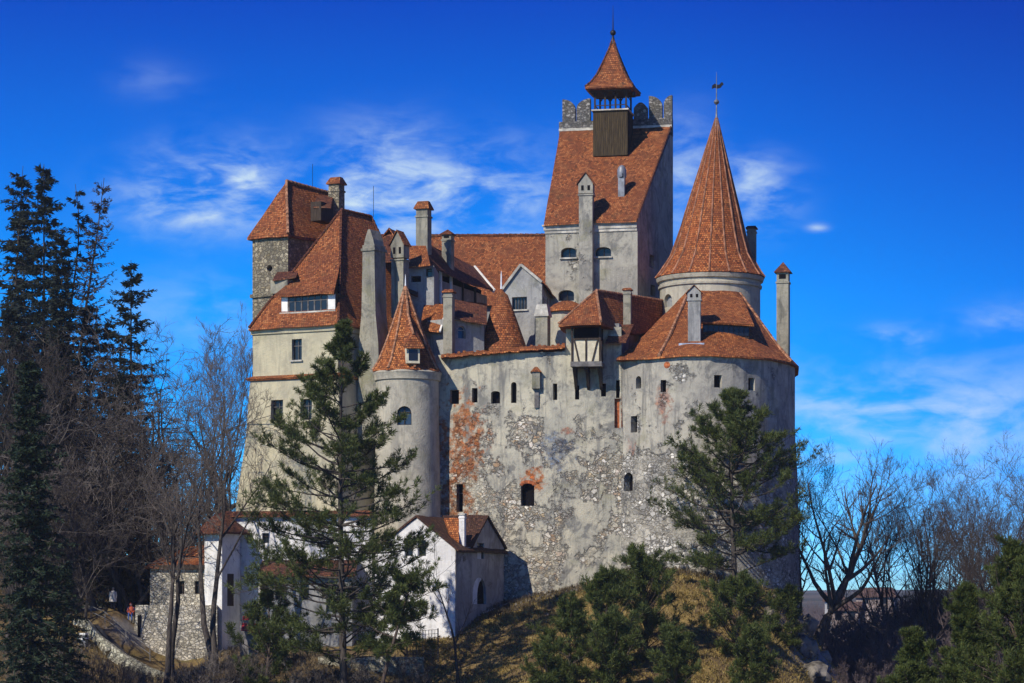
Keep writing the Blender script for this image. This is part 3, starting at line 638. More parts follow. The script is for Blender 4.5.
# eyebrow dormer
Yd = 203.0; zb, zt = Z(338, Yd), Z(322.5, Yd); m = MB()
def bz(px, Y): return None
dl, dr = pt(703, 203.4), pt(749, 203.9)
m.loft([[(dl[0], dl[1], zb), (dr[0], dr[1], zb), (dr[0] - .3, dr[1] + 4.5, zb), (dl[0] + .2, dl[1] + 4.5, zb)], [(dl[0], dl[1], zt), (dr[0], dr[1], zt), (dr[0] - .3, dr[1] + 4.5, zt), (dl[0] + .2, dl[1] + 4.5, zt)]])
dm = build('dormer', m, 'dark_wood', T)
m = MB()
for i in range(9):
    q = (i + .5) / 9; x, y = dl[0] + (dr[0] - dl[0]) * q, dl[1] + (dr[1] - dl[1]) * q
    m.box((x, y - .035, zb + .25), (.36, .06, zt - zb - .42), R(-6))
build('pane', m, 'pane', dm)
m = MB(); a, b = Vector((dl[0] - .35, dl[1] - .55, zt - .12)), Vector((dr[0] + .35, dr[1] - .5, zt - .22)); c_, d_ = Vector((X(742, 209.5), 209.5, Z(299, 209.5))), Vector((X(700, 209.5), 209.5, Z(298, 209.5))); th = Vector((0, -.08, .14))
m.loft([[a, b, c_, d_], [a + th, b + th, c_ + th, d_ + th]]); build('dormer_roof', m, 'roof_tile_bright', dm)
chimney(T, 686.5, 702.5, 225 + 1, 345, 202.3, 8, 'hip', deep=.9) if False else None
ch = chimney(T, 686.5, 702.5, 286, 348, 202.2, 8, 'gable', body='court_plaster', tile='roof_tile_dark', deep=.85)
build('flashing', MB().box((X(692, 201.6), 201.7, Z(350, 201.7)), (2.0, 1.0, .5), R(8)), 'zinc', ch)
chimney(T, 775, 791.5, 262, 356, 212.5, 14, 'hip', body='chimney_plaster', tile='roof_tile_dark', head=1.7)

# ---- round tower with the tall ribbed spire
RC = (X(710, 217), 217.0); RR = 4.24
T = thing('round_tower', 'round tower drum under a tall ribbed conical tile spire', 'tower', (RC[0], RC[1], 10))
ZC = Z(275, 214.6); cut = MB(); pl = circle(*RC, RR)
opening(cut, T, pl, (664, 294, 671.5, 307), 'arch', .4, 'court_plaster', name='window')
m = MB().lathe(RC[0], RC[1], [(RR, 6), (RR, ZC + .1)], 64); build('drum', m, 'turret_plaster', T, smooth=30, cut=cut)
m = MB().lathe(RC[0], RC[1], [(RR + .02, ZC - .95), (RR + .14, ZC - .9), (RR + .16, ZC - .72), (RR + .05, ZC - .66), (RR + .05, ZC - .42), (RR + .24, ZC - .36), (RR + .34, ZC - .05), (RR + .2, ZC + .1)], 64, cap=False); build('cornice', m, 'turret_plaster', T, smooth=30)
AP = Vector((X(716.5, 217), 217.0, Z(118, 217))); H = AP.z - ZC
prof = [(RR + .38, 0), (RR + .40, .05), (RR + .02, .55), (3.42, 1.9), (2.86, 3.6)] ; prof += [(2.86 * (1 - q) + .09 * q, 3.6 + (H - 3.6) * q) for q in (.2, .4, .6, .8, .93, 1.0)]
sh = ((AP.x - RC[0]) / H, 0)
m = MB().lathe(RC[0], RC[1], [(r, ZC + z) for r, z in prof], 40, shear=sh, ucirc=3.0); sp = build('spire', m, 'roof_tile_spire', T, smooth=20)
m = MB()
for i in range(17):
    a = 2 * math.pi * (i + .5) / 17
    line = [Vector((RC[0] + sh[0] * z + math.cos(a) * (r + .015), RC[1] + math.sin(a) * (r + .015), ZC + z)) for r, z in prof[1:]]
    m.tube(line, [.085] * 5 + [.07, .06, .05, .045, .04, .04], 6)
build('ribs', m, 'spire_mortar', sp)
f = MB().lathe(AP.x, AP.y, [(.42, AP.z - 1.15), (.36, AP.z - 1.0), (.20, AP.z - .2), (.09, AP.z + .1), (.05, AP.z + .8), (.04, AP.z + 2.9), (.012, Z(72, 217))], 10)
zb_ = Z(102, 217); f.lathe(AP.x, AP.y, [(.02, zb_ - .24), (.16, zb_ - .17), (.24, zb_), (.16, zb_ + .17), (.02, zb_ + .24)], 10)
fo = build('finial', f, 'lead', T, smooth=45)
zv = Z(86, 217); m = MB(); out = [(-.42, .05), (-.2, .2), (.0, .1), (.2, .12), (.35, .32), (.5, .28), (.55, .12), (.42, .02), (.3, -.16), (.05, -.22), (-.2, -.16), (-.45, -.25)]
m.loft([[(AP.x + .05 + u, AP.y - .03, zv + w) for u, w in out], [(AP.x + .05 + u, AP.y + .03, zv + w) for u, w in out]]); build('weather_vane', m, 'iron', fo)
chimney(T, 746, 757.5, 226, 282, 219.8, 12, 'slab', tile='roof_tile_dark', head=.5)

# ---- keep
FL, FRt, BR, BL = pt(545.5, 218.2), pt(637.5, 216.4), pt(673, 227), pt(560.5, 229)
kp = [FL, FRt, BR, BL]; a_k = math.atan2(FL[1] - FRt[1], FRt[0] - FL[0]); K_ = Fr(((FL[0] + FRt[0]) / 2, (FL[1] + FRt[1]) / 2), a_k)
T = thing('keep', 'square grey keep with steep lean-to tile roof, battlements and belfry', 'tower', (K_.o[0], K_.o[1] + 4, 8))
zE, zTk = Z(221, 217.3), Z(131, 227.5)
cut = MB()
for r_ in ((561, 247.5, 576, 257.5), (595, 247, 611, 256.5), (558.5, 290, 574, 301)): opening(cut, T, kp, r_, 'seg', .55, 'pane', name='window', sill='cornice', frame='dark_wood', mull=1)
opening(cut, T, kp, (649, 255, 655, 268), 'rect', .4, 'pane', name='window'); opening(cut, T, kp, (650, 285, 656, 296), 'rect', .4, 'pane', name='window')
# walls up to the roof plane: low in front, high behind
m = MB().loft([ring(kp, 4), [(*FL, zE), (*FRt, zE), (*BR, zTk + .1), (*BL, zTk + .1)]])
build('wall', m, 'keep_plaster', T, cut=cut)
def klerp(a, b, q): return (a[0] + (b[0] - a[0]) * q, a[1] + (b[1] - a[1]) * q)
m = MB(); e0, e1 = K_.xy(-4.03, -.42), K_.xy(3.98, -.42)
b0, b1 = (BL[0] - .05, BL[1] - .7), (BR[0] - .22, BR[1] - .7); up = Vector((0, 0, .2)); zl = zE - .28
q = [Vector((*e0, zl)), Vector((*e1, zl)), Vector((*b1, zTk)), Vector((*b0, zTk))]
m.loft([q, [p + up for p in q]]); kr = build('roof', m, 'roof_tile', T)
m = MB(); m.tube([Vector((*K_.xy(3.98, -.4), zE - .1)), Vector((*b1, zTk + .2))], .09, 6); build('verge', m, 'roof_tile_dark', kr)
m = MB(); w_ = 8.0
for z0, z1, d_ in ((zE - .95, zE - .7, .09), (zE - .7, zE - .35, .17), (zE - .35, zE - .22, .28)):
    m.prism([K_.xy(-3.95 - d_, -d_), K_.xy(3.94, -d_), K_.xy(3.94, .2), K_.xy(-3.95 - d_, .2)], z0, z1)
build('cornice', m, 'cornice', T)
# battlements with swallow-tail merlons
bd = Vector((BR[0] - BL[0], BR[1] - BL[1], 0)); BW = bd.length; bd = bd.normalized(); bn = Vector((-bd.y, bd.x, 0)); B0 = Vector((*BL, 0)) - bn * .75
zp = zTk + .95
m = MB(); m.loft([[B0 + bd * u + bn * v + Vector((0, 0, z)) for u, v in ((0, 0), (BW, 0), (BW, .85), (0, .85))] for z in (zTk - .6, zp)])
pa = build('parapet', m, 'merlon_stone', T)
m = MB(); m.loft([[B0 + bd * u + bn * v + Vector((0, 0, z)) for u, v in ((0, -.1), (BW, -.1), (BW, .05), (0, .05))] for z in (zTk + .1, zTk + .32)]); build('ledge', m, 'cornice', pa)
mer = [(562.2, 575), (576.2, 590), (633, 646.5), (648, 661), (662.5, 674.6)]
for i, (p0, p1) in enumerate(mer):
    Yb = 227.5; u0 = (Vector((X(p0, Yb + .3), 0, 0)).x - B0.x) / bd.x; u1 = (X(p1, Yb + .3) - B0.x) / bd.x; u0 = max(0, u0); u1 = min(BW, u1); w = u1 - u0
    hL = Z(97, 227) - zp + .05; 
    o_ = [(0, 0), (w, 0)]
    lo_ = hL * .55; qs = (0, .12, .3, .5, .7, .85, .95, 1.0)
    if i in (1, 4): arc = [(w - w * q, lo_ + (hL - lo_) * math.sqrt(max(0, 1 - q * q))) for q in qs]        # a fin rising to the right
    elif i in (0, 3): arc = [(w * q, lo_ + (hL - lo_) * math.sqrt(max(0, 1 - q * q))) for q in qs[::-1]]
    else: arc = [(w, lo_ * .9)] + [(w - w * q, lo_ * .9 + (hL - lo_) * .55 * math.sin(math.pi * q)) for q in (.2, .4, .6, .8)] + [(0, lo_ * .9)]
    o_ += arc
    m = MB(); m.loft([[B0 + bd * (u0 + u) + bn * v + Vector((0, 0, zp + h - .004)) for u, h in o_] for v in (.1, .62)]); build('merlon', m, 'merlon_stone', T)
m = MB(); 
for v_ in np.linspace(.5, 8.0, 5): pass
# belfry
Yb = 224.0; bc = (X(613, Yb + 1.2), Yb + 1.2); A = R(12); bw = 3.05
T2 = T
m = MB().box((*bc, Z(156, Yb)), (bw, bw * .95, Z(111, Yb) - Z(156, Yb)), A); bf = build('belfry', m, 'belfry_wood', T)
BF = Fr(bc, A); z0, z1 = Z(111, Yb), Z(91, Yb)
m = MB()
for i in range(18):
    u = -bw / 2 + bw * (i + .5) / 18; m.box((*BF.xy(u, -bw * .475 - .012), Z(156, Yb)), (.03, .03, z0 - Z(156, Yb)), A); m.box((*BF.xy(bw / 2 + .012, u * .95), Z(156, Yb)), (.03, .03, z0 - Z(156, Yb)), A)
build('battens', m, 'dark_wood', bf)
m = MB().box((*bc, z0), (bw + .25, bw + .2, .12), A); build('sill', m, 'cornice', bf)
for v in (-1.3, 1.3):
    for u in (-1.38, -.48, .45, 1.38): build('post', MB().box((*BF.xy(u, v), z0 + .1), (.15, .15, z1 - z0), A), 'dark_wood', bf)
m = MB()
for v in (-1.3, 1.3):
    for u in (-1.38, -.48, .45, 1.38):
        for sg in (-1, 1):
            if abs(u + sg * .3) < 1.4: m.bar(BF(u, v, z1 - .45), BF(u + sg * .3, v, z1 - .02), .09)
for u in (-1.38, 1.38):
    for sg in (-1, 1): m.bar(BF(u, sg * 1.3, z1 - .45), BF(u, sg * 1.0, z1 - .02), .09)
    m.bar(BF(u, -1.3, z0 + .5), BF(u, 1.3, z0 + .5), .07)
for v in (-1.3, 1.3): m.bar(BF(-1.38, v, z0 + .5), BF(1.38, v, z0 + .5), .07)
build('braces', m, 'dark_wood', bf)
m = MB().box((*bc, z1 - .1), (3.5, 3.4, .3), A); build('roof_plate', m, 'dark_wood', bf)
zs, za = z1 + .12, Z(39.5, Yb + 1); rings = []
for q, hw in ((-.02, 1.9), (0, 2.12), (.04, 2.1), (.14, 1.66), (.3, 1.22), (.55, .75), (.8, .32), (1.0, .05)):
    rings.append([BF(u * hw, v * hw, zs + (za - zs) * q) for u, v in ((-1, -1), (1, -1), (1, 1), (-1, 1))])
br_ = build('belfry_roof', MB().loft(rings), 'roof_tile', bf)
build
m = MB()
for j in range(4): m.ridge([r_[j] for r_ in rings[2:]], .085, .36)
zf = Z(29.7, Yb); f = MB().lathe(bc[0], bc[1], [(.22, za - .35), (.16, za), (.08, za + .35), (.06, za + .9), (.045, za + 1.6), (.012, Z(2, Yb))], 8)
f.lathe(bc[0], bc[1], [(.02, zf - .26), (.2, zf - .18), (.27, zf), (.2, zf + .18), (.02, zf + .26)], 10); 
for v in m.v: pass
build('belfry_finial', f, 'iron', bf, smooth=45)
rid = MB(); rid.v, rid.f = m.v, m.f; build('belfry_ridge_tiles', rid, 'roof_tile_dark', bf)
la = BF(2.05, -1.2, zs - .35); build('lantern', MB().lathe(la.x, la.y, [(.05, la.z - .28), (.17, la.z - .2), (.17, la.z), (.03, la.z + .14), (.02, la.z + .4)], 8), 'iron', bf)
# chimney flue running up the front wall and the metal stack
chimney(T, 577.5, 595.5, 173.5, 306, 216.95, 11, 'gable', body='keep_plaster', tile='roof_tile_dark', deep=.8, head=1.0)
ym = 219.2; mc = P(621.8, 205, ym); m = MB().box((mc.x, mc.y, Z(211, ym)), (.55, .55, Z(170, ym) - Z(211, ym)), R(14)); ms = build('metal_stack', m, 'lead', T)
build('stack_hood', MB().lathe(mc.x, mc.y, [(.36, Z(178, ym)), (.39, Z(177, ym)), (.39, Z(170, ym)), (.3, Z(167.5, ym)), (.2, Z(166, ym)), (.04, Z(165, ym))], 14), 'lead', ms, smooth=40)
build('smoke_hole', MB().box((mc.x - .03, mc.y - .34, Z(178, ym)), (.26, .05, .34), R(14)), 'void', ms)
build('flashing', MB().box((mc.x, mc.y - .15, Z(212.5, ym)), (.9, .5, .42), R(14)), 'zinc', ms)

# ---- house with the hanging timber balcony
T = thing('balcony_house', 'hip-roofed house with a bracketed timber balcony over the wall', 'house', (X(592, 205), 206, 15))
zR = Z(325, 202); Yf = 201.0
body = [pt(574, 204.2), pt(619, 204.0), pt(640, 213), pt(590, 213)]
build('wall', MB().prism(body, 17, Z(322, 203)), 'court_plaster', T)
e = [pt(558.5, 201.6), pt(601, 200.0), pt(624, 205.5), pt(665, 216), pt(600, 216), pt(563, 206)]
pk, pe = P(596.5, 290.5, 204.4), P(664, 301, 216)
m = MB(); E = [Vector((*p, zR)) for p in e]; E[2].z = Z(332, 205.5); E[3].z = Z(330, 216); lo = [v - Vector((0, 0, .16)) for v in E]
pm = pk.lerp(pe, .42)
m.add(lo + E + [pk, pm, pe], [(0, 1, 2, 3, 4, 5)] + [(i, (i + 1) % 6, 6 + (i + 1) % 6, 6 + i) for i in range(6)] + [(6, 7, 12), (7, 8, 13, 12), (8, 9, 14, 13), (9, 10, 14), (10, 11, 12, 13), (10, 13, 14), (11, 6, 12)])
rf = build('roof', m, 'roof_tile', T)
m = MB(); m.ridge([E[1] + Vector((0, 0, .05)), pk], .1); m.ridge([E[0] + Vector((0, 0, .05)), pk], .08); m.ridge([pk, pe], .1); build('ridge_tiles', m, 'ridge_mortar', rf)
# lean-to shoulder between house and bastion
m = MB(); q = [P(605, 344, 201.8), P(626, 343, 202.0), P(634, 326, 205), P(613, 327, 205)]; up = Vector((0, 0, .14)); m.loft([q, [v + up for v in q]]); build('side_roof', m, 'roof_tile_dark', T)
BA = Fr(pt(586, 201.5), R(9)); za, zb, zc, zd = Z(366.5, 201.5), Z(361.5, 201.5), Z(339, 201.5), Z(326, 201.5)
m = MB(); m.loft([[BA(u, v, z) for u, v in ((-1.22, -.12), (1.25, -.12), (1.25, 1.7), (-1.22, 1.7))] for z in (za, zb)]); bal = build('balcony', m, 'grey_wood', T)
for k, (u0, u1, v0, v1) in enumerate(((-1.1, 1.1, 0, .08), (1.02, 1.1, .085, 1.6), (-1.1, -1.02, .085, 1.6))):
    build('parapet', MB().loft([[BA(u, v, z) for u, v in ((u0, v0), (u1, v0), (u1, v1), (u0, v1))] for z in (zb, zc)]), 'cream_panel', bal)
m = MB()
m.bar(BA(-1.16, -.02, zc), BA(1.16, -.02, zc), .14); m.bar(BA(1.1, 0, zc), BA(1.1, 1.6, zc), .14); m.bar(BA(-1.1, 0, zc), BA(-1.1, 1.6, zc), .14)
for u in (-1.1, 1.1): m.bar(BA(u, -.02, zb), BA(u, -.02, zd), .15); m.bar(BA(u, 1.5, zb), BA(u, 1.5, zd), .15)
m.bar(BA(0, -.03, zb), BA(0, -.03, zc), .12); m.bar(BA(-.95, -.03, zc), BA(-.55, -.03, zb), .11); m.bar(BA(.95, -.03, zc), BA(.5, -.03, zb), .11); m.bar(BA(-1.16, 0, zd), BA(1.16, 0, zd), .16); m.bar(BA(1.1, .1, zc), BA(1.1, 1.2, zb), .1)
build('timber_frame', m, 'dark_wood', bal)
build('opening', MB().loft([[BA(u, v, z) for u, v in ((-1.0, .9), (1.0, .9), (1.0, 1.0), (-1.0, 1.0))] for z in (zc, zd)]), 'void', bal)
for u in (-.98, 0, 1.02):
    m = MB(); o_ = [(0, za), (1.5, za), (1.62, Z(389, 202)), (1.3, Z(386, 202)), (.75, Z(377, 202)), (.15, Z(370, 202))]
    m.loft([[BA(u + s, v, z) for v, z in o_] for s in (-.11, .11)]); build('bracket', m, 'dark_wood', T)
chimney(T, 622.5, 632.5, 288, 330, 206.0, 12, 'slab', head=.4, tile='roof_tile', body='chimney_plaster')
# small half-round bay with bright tiles and the whitewashed stack
T = thing('half_round_bay', 'low pale rounded bay with a bright orange tile roof', 'annex', (X(566, 209), 209, 15))
cx, cy = pt(567, 210); r_ = 1.45
build('wall', MB().lathe(cx, cy, [(r_, 15), (r_, Z(311, 209))], 28), 'turret_plaster', T, smooth=40)
build('roof', MB().lathe(cx, cy, [(r_ + .1, Z(311.5, 209)), (r_ + .28, Z(311.5, 209)), (r_ + .28, Z(309.5, 209)), (r_ * .75, Z(303, 209)), (r_ * .35, Z(300, 209)), (.03, Z(299.5, 209))], 28), 'roof_tile_bright', T, smooth=35)
T = thing('stub_chimney', 'short plastered chimney with white cap and two dark pots', 'chimney', (X(543, 206), 206.5, 18))
m = MB().box((X(543, 206.5), 206.5, 17), (.98, 1.1, Z(317, 206.5) - 17), R(14)); build('stack', m, 'chimney_plaster', T)
z0 = Z(317, 206.5); c = (X(543, 206.5), 206.5); A = Fr(c, R(14)); m = MB().loft([[A(u, v, z) for u, v in ((-a_, -a_ * 1.1), (a_, -a_ * 1.1), (a_, a_ * 1.1), (-a_, a_ * 1.1))] for a_, z in ((.6, z0), (.6, z0 + .12), (.42, z0 + .95), (.36, z0 + 1.0))]); build('cap', m, 'cornice', T)
for u in (.05, .32): p = A(u, -.1, z0 + .95); build('pot', MB().lathe(p.x, p.y, [(.09, p.z), (.08, p.z + .6), (.06, p.z + .62)], 8), 'iron', T)

# ---- ruined gable between the court and the keep
T = thing('gable_house', 'grey pointed gable with a barred window beside the keep', 'house', (X(524, 214), 216, 15))
gp = [pt(503, 213.6), pt(542, 212.6), pt(556, 222), pt(517, 223)]
ze, zk = Z(290, 213), Z(266, 213); a_, b_ = Vector((*gp[0], 0)), Vector((*gp[1], 0)); a2, b2 = Vector((*gp[3], 0)), Vector((*gp[2], 0))
kf, kb = P(521, 266, 213.1), Vector((*((a2 + b2) / 2).xy, zk + .0)); cut = MB(); opening(cut, T, gp, (512, 297, 527, 309.5), 'rect', .35, 'pane', frame='grey_wood', mull=4, sill='cornice')
m = MB(); L = [a_ + Vector((0, 0, 14)), b_ + Vector((0, 0, 14)), b2 + Vector((0, 0, 14)), a2 + Vector((0, 0, 14))]; U = [a_ + Vector((0, 0, ze)), b_ + Vector((0, 0, Z(284, 213))), b2 + Vector((0, 0, ze)), a2 + Vector((0, 0, ze))]
m.add(L + U + [kf, kb], [(3, 2, 1, 0), (0, 1, 5, 8, 4), (2, 3, 7, 9, 6), (1, 2, 6, 9, 8, 5), (3, 0, 4, 8, 9, 7)]); build('wall', m, 'court_plaster', T, cut=cut)
m = MB(); up = Vector((0, 0, .16)); o1 = Vector((0, .35, .03))
q = [kf + o1, U[1] + o1 + Vector((.45, 0, -.35)), U[2] + Vector((.45, 0, -.35)), kb]; m.loft([q, [v + up for v in q]])
q = [U[0] + o1 + Vector((-.3, 0, -.25)), kf + o1, kb, U[3] + Vector((-.3, 0, -.25))]; m.loft([q, [v + up for v in q]]); build('roof', m, 'roof_tile', T)
m = MB(); f_ = Vector((0, -.06, .1)); m.bar(U[0] + f_ + Vector((-.1, 0, -.05)), kf + f_, .3, .2); m.bar(kf + f_, U[1] + f_, .3, .2); build('coping', m, 'cornice', T)

# ---- conical court turret
T = thing('court_turret', 'smooth conical tile roof of the turret behind the curtain wall', 'turret', (X(503, 208), 209, 15)); cc = pt(503.5, 209.5)
build('wall', MB().lathe(*cc, [(1.5, 14), (1.5, Z(347, 209))], 28), 'court_plaster', T, smooth=40)
zc0 = Z(352, 209); pr = [(1.9, zc0), (1.98, zc0 + .05), (1.86, zc0 + .6), (1.45, zc0 + 1.9), (1.0, zc0 + 3.3), (.52, zc0 + 4.7), (.22, Z(291, 209)), (.05, Z(287.5, 209))]
sp = build('roof', MB().lathe(*cc, pr, 28, shear=(-.035, 0), ucirc=1.2), 'roof_tile', T, smooth=35)
ax_ = cc[0] - .035 * (Z(288, 209) - zc0); finial(T, ax_, cc[1], Z(293, 209), Z(270, 209), 'white_metal', r=.07)

# ---- long gallery wing at the back of the court
T = thing('gallery_wing', 'shadowed gallery wing with long sagging tile eave and posts', 'house', (X(455, 216), 216, 15))
e0, e1 = P(424, 262, 210.5), P(494, 292, 222); r0, r1 = P(424, 243, 213.5), P(474, 268, 225)
mid = e0.lerp(e1, .5) + Vector((0, 0, -.35)); midr = r0.lerp(r1, .5) + Vector((0, 0, -.15)); up = Vector((-.05, 0, .2))
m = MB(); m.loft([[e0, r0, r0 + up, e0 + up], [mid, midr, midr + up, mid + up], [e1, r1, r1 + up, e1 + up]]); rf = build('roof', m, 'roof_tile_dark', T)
m = MB(); m.bar(e1 + Vector((.05, -.05, .14)), r1 + Vector((.05, -.05, .14)), .16); m.bar(e1 + Vector((-.03, -.1, .02)), e1.lerp(r1, .1) + Vector((-.05, 0, .02)), .2); build('verge', m, 'white_trim', rf)
m = MB(); m.loft([[r0 + Vector((0, 0, .1)), r0 + Vector((-2.6, 3.2, -2.4)), r0 + Vector((-2.6, 3.2, -2.6)), r0 + Vector((0, 0, -.1))], [r1 + Vector((0, 0, .1)), r1 + Vector((-2.6, 3.2, -2.4)), r1 + Vector((-2.6, 3.2, -2.6)), r1 + Vector((0, 0, -.1))]]); build('back_roof', m, 'roof_tile_dark', rf)
w0, w1 = pt(430, 212.6), pt(487, 223); k0, k1 = pt(420, 217), pt(470, 227)
m = MB(); m.add([(*w0, 13), (*w1, 13), (*k1, 13), (*k0, 13), (*w0, Z(276, 212)), (*w1, Z(296, 223)), (*k1, Z(296, 223)), (*k0, Z(276, 212))], [(3, 2, 1, 0), (4, 5, 6, 7), (0, 1, 5, 4), (1, 2, 6, 5), (2, 3, 7, 6), (3, 0, 4, 7)]); build('wall', m, 'court_plaster', T)
m = MB(); m.add([(w0[0] - .6, w0[1] + .9, Z(282, 212)), (w1[0] - .6, w1[1] + .6, Z(300, 223)), (w1[0] - .6, w1[1] + .6, Z(285, 223)), (w0[0] - .6, w0[1] + .9, Z(258, 213))], [(0, 1, 2, 3)])
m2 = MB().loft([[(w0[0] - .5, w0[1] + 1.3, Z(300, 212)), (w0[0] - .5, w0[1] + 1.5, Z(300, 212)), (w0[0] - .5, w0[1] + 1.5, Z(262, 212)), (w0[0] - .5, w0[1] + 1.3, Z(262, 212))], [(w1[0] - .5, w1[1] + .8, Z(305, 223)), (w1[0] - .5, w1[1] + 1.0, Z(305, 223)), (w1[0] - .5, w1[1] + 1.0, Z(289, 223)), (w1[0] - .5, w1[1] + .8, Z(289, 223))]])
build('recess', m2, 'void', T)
for q in (.06, .18, .36, .56, .78):
    x, y = w0[0] + (w1[0] - w0[0]) * q, w0[1] + (w1[1] - w0[1]) * q - .1; zt = e0.z + (e1.z - e0.z) * q - .05
    build('post', MB().box((x, y, zt - 3.2), (.2, .2, 3.3), R(20)), 'white_trim' if q in (.18, .36) else 'dark_wood', T)
m = MB(); m.loft([[(w0[0] + .0, w0[1] - .35, Z(302, 212)), (w0[0], w0[1] + .6, Z(296, 212)), (w0[0], w0[1] + .6, Z(297.5, 212)), (w0[0], w0[1] - .35, Z(303.5, 212))], [(w1[0], w1[1] - 2.5, Z(322, 220)), (w1[0], w1[1] - .6, Z(303, 222)), (w1[0], w1[1] - .6, Z(305, 222)), (w1[0], w1[1] - 2.5, Z(324, 220))]]); build('lower_roof', m, 'roof_tile_dark', T)
chimney(T, 415, 432.5, 201.5, 262, 213.0, 18, 'slab', head=1.25, tile='roof_tile_bright', body='chimney_plaster')
chimney(T, 441, 455, 229.5, 276, 216.5, 18, 'hip', head=.9, tile='roof_tile_dark', body='chimney_plaster')

# ---- back range with the long bright roof
T = thing('back_range', 'rear range under one long unbroken sunlit tile roof', 'house', (X(490, 238), 240, 12))
ra, rb = P(420, 236.5, 241), P(552, 236, 238); ea, eb = P(408, 305, 234), P(552, 305, 232); up = Vector((0, 0, .2))
bk = Vector((1.2, 7, -7)); m = MB().loft([[ea, ra, ra + bk, ra + bk - Vector((0, 6.9, .3)), ], [eb, rb, rb + bk, rb + bk - Vector((0, 6.9, .3))]]); rf = build('roof', m, 'roof_tile', T)
build('ridge_tiles', MB().ridge([ra + Vector((0, 0, .05)), rb + Vector((0, 0, .05))], .16, .5), 'roof_tile_dark', rf)
build('wall', MB().prism([(ea.x + .5, ea.y + .5), (eb.x, eb.y + .5), (eb.x, eb.y + 9), (ea.x + .5, ea.y + 9)], 8, ea.z + .3), 'court_plaster', T)

# ---- small plastered house in the court (in shade) with its roofs
T = thing('court_house', 'small bluish plastered house wedged between the tall chimneys', 'house', (X(418, 211), 212, 15))
hp = [pt(400, 209.5), pt(434, 208.8), pt(440, 215), pt(404, 216)]
cut = MB(); opening(cut, T, hp, (426, 268.5, 432, 276.5), 'rect', .3, 'pane', frame='dark_wood'); opening(cut, T, hp, (411, 276, 421, 282), 'rect', .4, 'void')
build('wall', MB().prism(hp, 14, Z(266, 209)), 'court_plaster', T, cut=cut)
q = [P(408, 268, 208.4), P(430, 266, 208.0), P(426, 247, 211.5), P(409, 247, 211.8)]; up = Vector((0, 0, .15)); m = MB().loft([q, [v + up for v in q]]); build('roof', m, 'roof_tile_bright', T)
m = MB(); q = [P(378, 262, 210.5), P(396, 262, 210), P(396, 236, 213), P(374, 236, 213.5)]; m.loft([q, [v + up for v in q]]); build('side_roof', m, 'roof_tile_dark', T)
q = [P(377, 242, 213), P(395, 241, 212.6), P(397, 231, 215), P(388, 229, 216), P(378, 236, 215)]
gm = MB().loft([[P(380, 262, 213.2), P(394, 262, 213), P(396, 262, 217), P(382, 262, 217)], [P(380, 240, 213.2), P(394, 239, 213), P(396, 239, 217), P(382, 240, 217)]]); build('attic_wall', gm, 'court_plaster', T)
a_, b_, k_ = P(378, 243, 212.8), P(396, 241, 212.5), P(389, 229.5, 213.0); bk = Vector((.8, 4, .1)); m = MB()
for s_a, s_b in ((a_, k_), (k_, b_)): qq = [s_a, s_b, s_b + bk, s_a + bk]; m.loft([qq, [v + up for v in qq]])
build('attic_roof', m, 'roof_tile', T)
m = MB(); q0, q1 = P(391, 286, 208.9), P(418, 296, 208.2); m.loft([[q0, P(391, 282, 209.6), P(391, 283.5, 209.6), P(391, 287.5, 208.9)], [q1, P(418, 292, 209.0), P(418, 293.5, 209), P(418, 297.5, 208.2)]]); build('canopy', m, 'roof_tile_dark', T)
chimney(T, 390, 410, 231.5, 318, 207.6, 22, 'gable', head=1.25, tile='roof_tile', body='chimney_plaster')
T = thing('court_annex', 'low annex with orange lean-to roof and white verge behind the round turret', 'annex', (X(450, 207), 208, 15))
hp = [pt(425, 207.2), pt(444, 205.9), pt(484, 207.5), pt(486, 212), pt(428, 213)]
cut = MB(); opening(cut, T, hp, (458, 326, 465.5, 338.5), 'arch', .35, 'pane_blue', frame='cornice'); build('wall', MB().prism(hp, 14, Z(320, 206.5)), 'court_plaster', T, cut=cut)
q = [P(420, 331, 206.2), P(439, 333, 205.4), P(447, 306, 208.6), P(424, 305, 209.2)]; up = Vector((0, 0, .16)); m = MB().loft([q, [v + up for v in q]]); rf = build('roof', m, 'roof_tile_bright', T)
build('verge', MB().bar(q[1] + Vector((.08, 0, .12)), q[2] + Vector((.08, 0, .12)), .14), 'white_trim', rf)
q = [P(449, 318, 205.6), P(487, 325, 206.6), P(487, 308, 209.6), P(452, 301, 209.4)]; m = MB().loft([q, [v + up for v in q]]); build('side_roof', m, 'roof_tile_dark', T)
chimney(T, 442.5, 455.5, 289.5, 356, 205.6, 16, 'slab', head=.55, tile='roof_tile', body='chimney_plaster')

# ---- round turret at the corner
T = thing('corner_turret', 'round cream turret with a faceted pointed roof and tiny dormer', 'turret', (X(407, 205), 205.0, -3)); tc = pt(407.5, 205.2); tr = 2.52
pl = circle(*tc, tr); cut = MB(); zt = Z(370, 203); opening(cut, T, pl, (397, 406, 411.5, 425), 'arch', .4, 'pane_blue', frame='dark_wood', mull=1, fw=.1)
build('wall', MB().lathe(*tc, [(tr + .25, -6), (tr + .12, Z(480, 203)), (tr, Z(420, 203)), (tr, zt + .1)], 64), 'turret_plaster', T, smooth=30, cut=cut)
build('cornice', MB().lathe(*tc, [(tr + .02, zt - .75), (tr + .13, zt - .68), (tr + .15, zt - .3), (tr + .25, zt - .1), (tr + .1, zt + .05)], 64, cap=False), 'turret_plaster', T, smooth=30)
apx = P(405.5, 287, 205.2); H = apx.z - zt; n8 = 8; rr_ = []
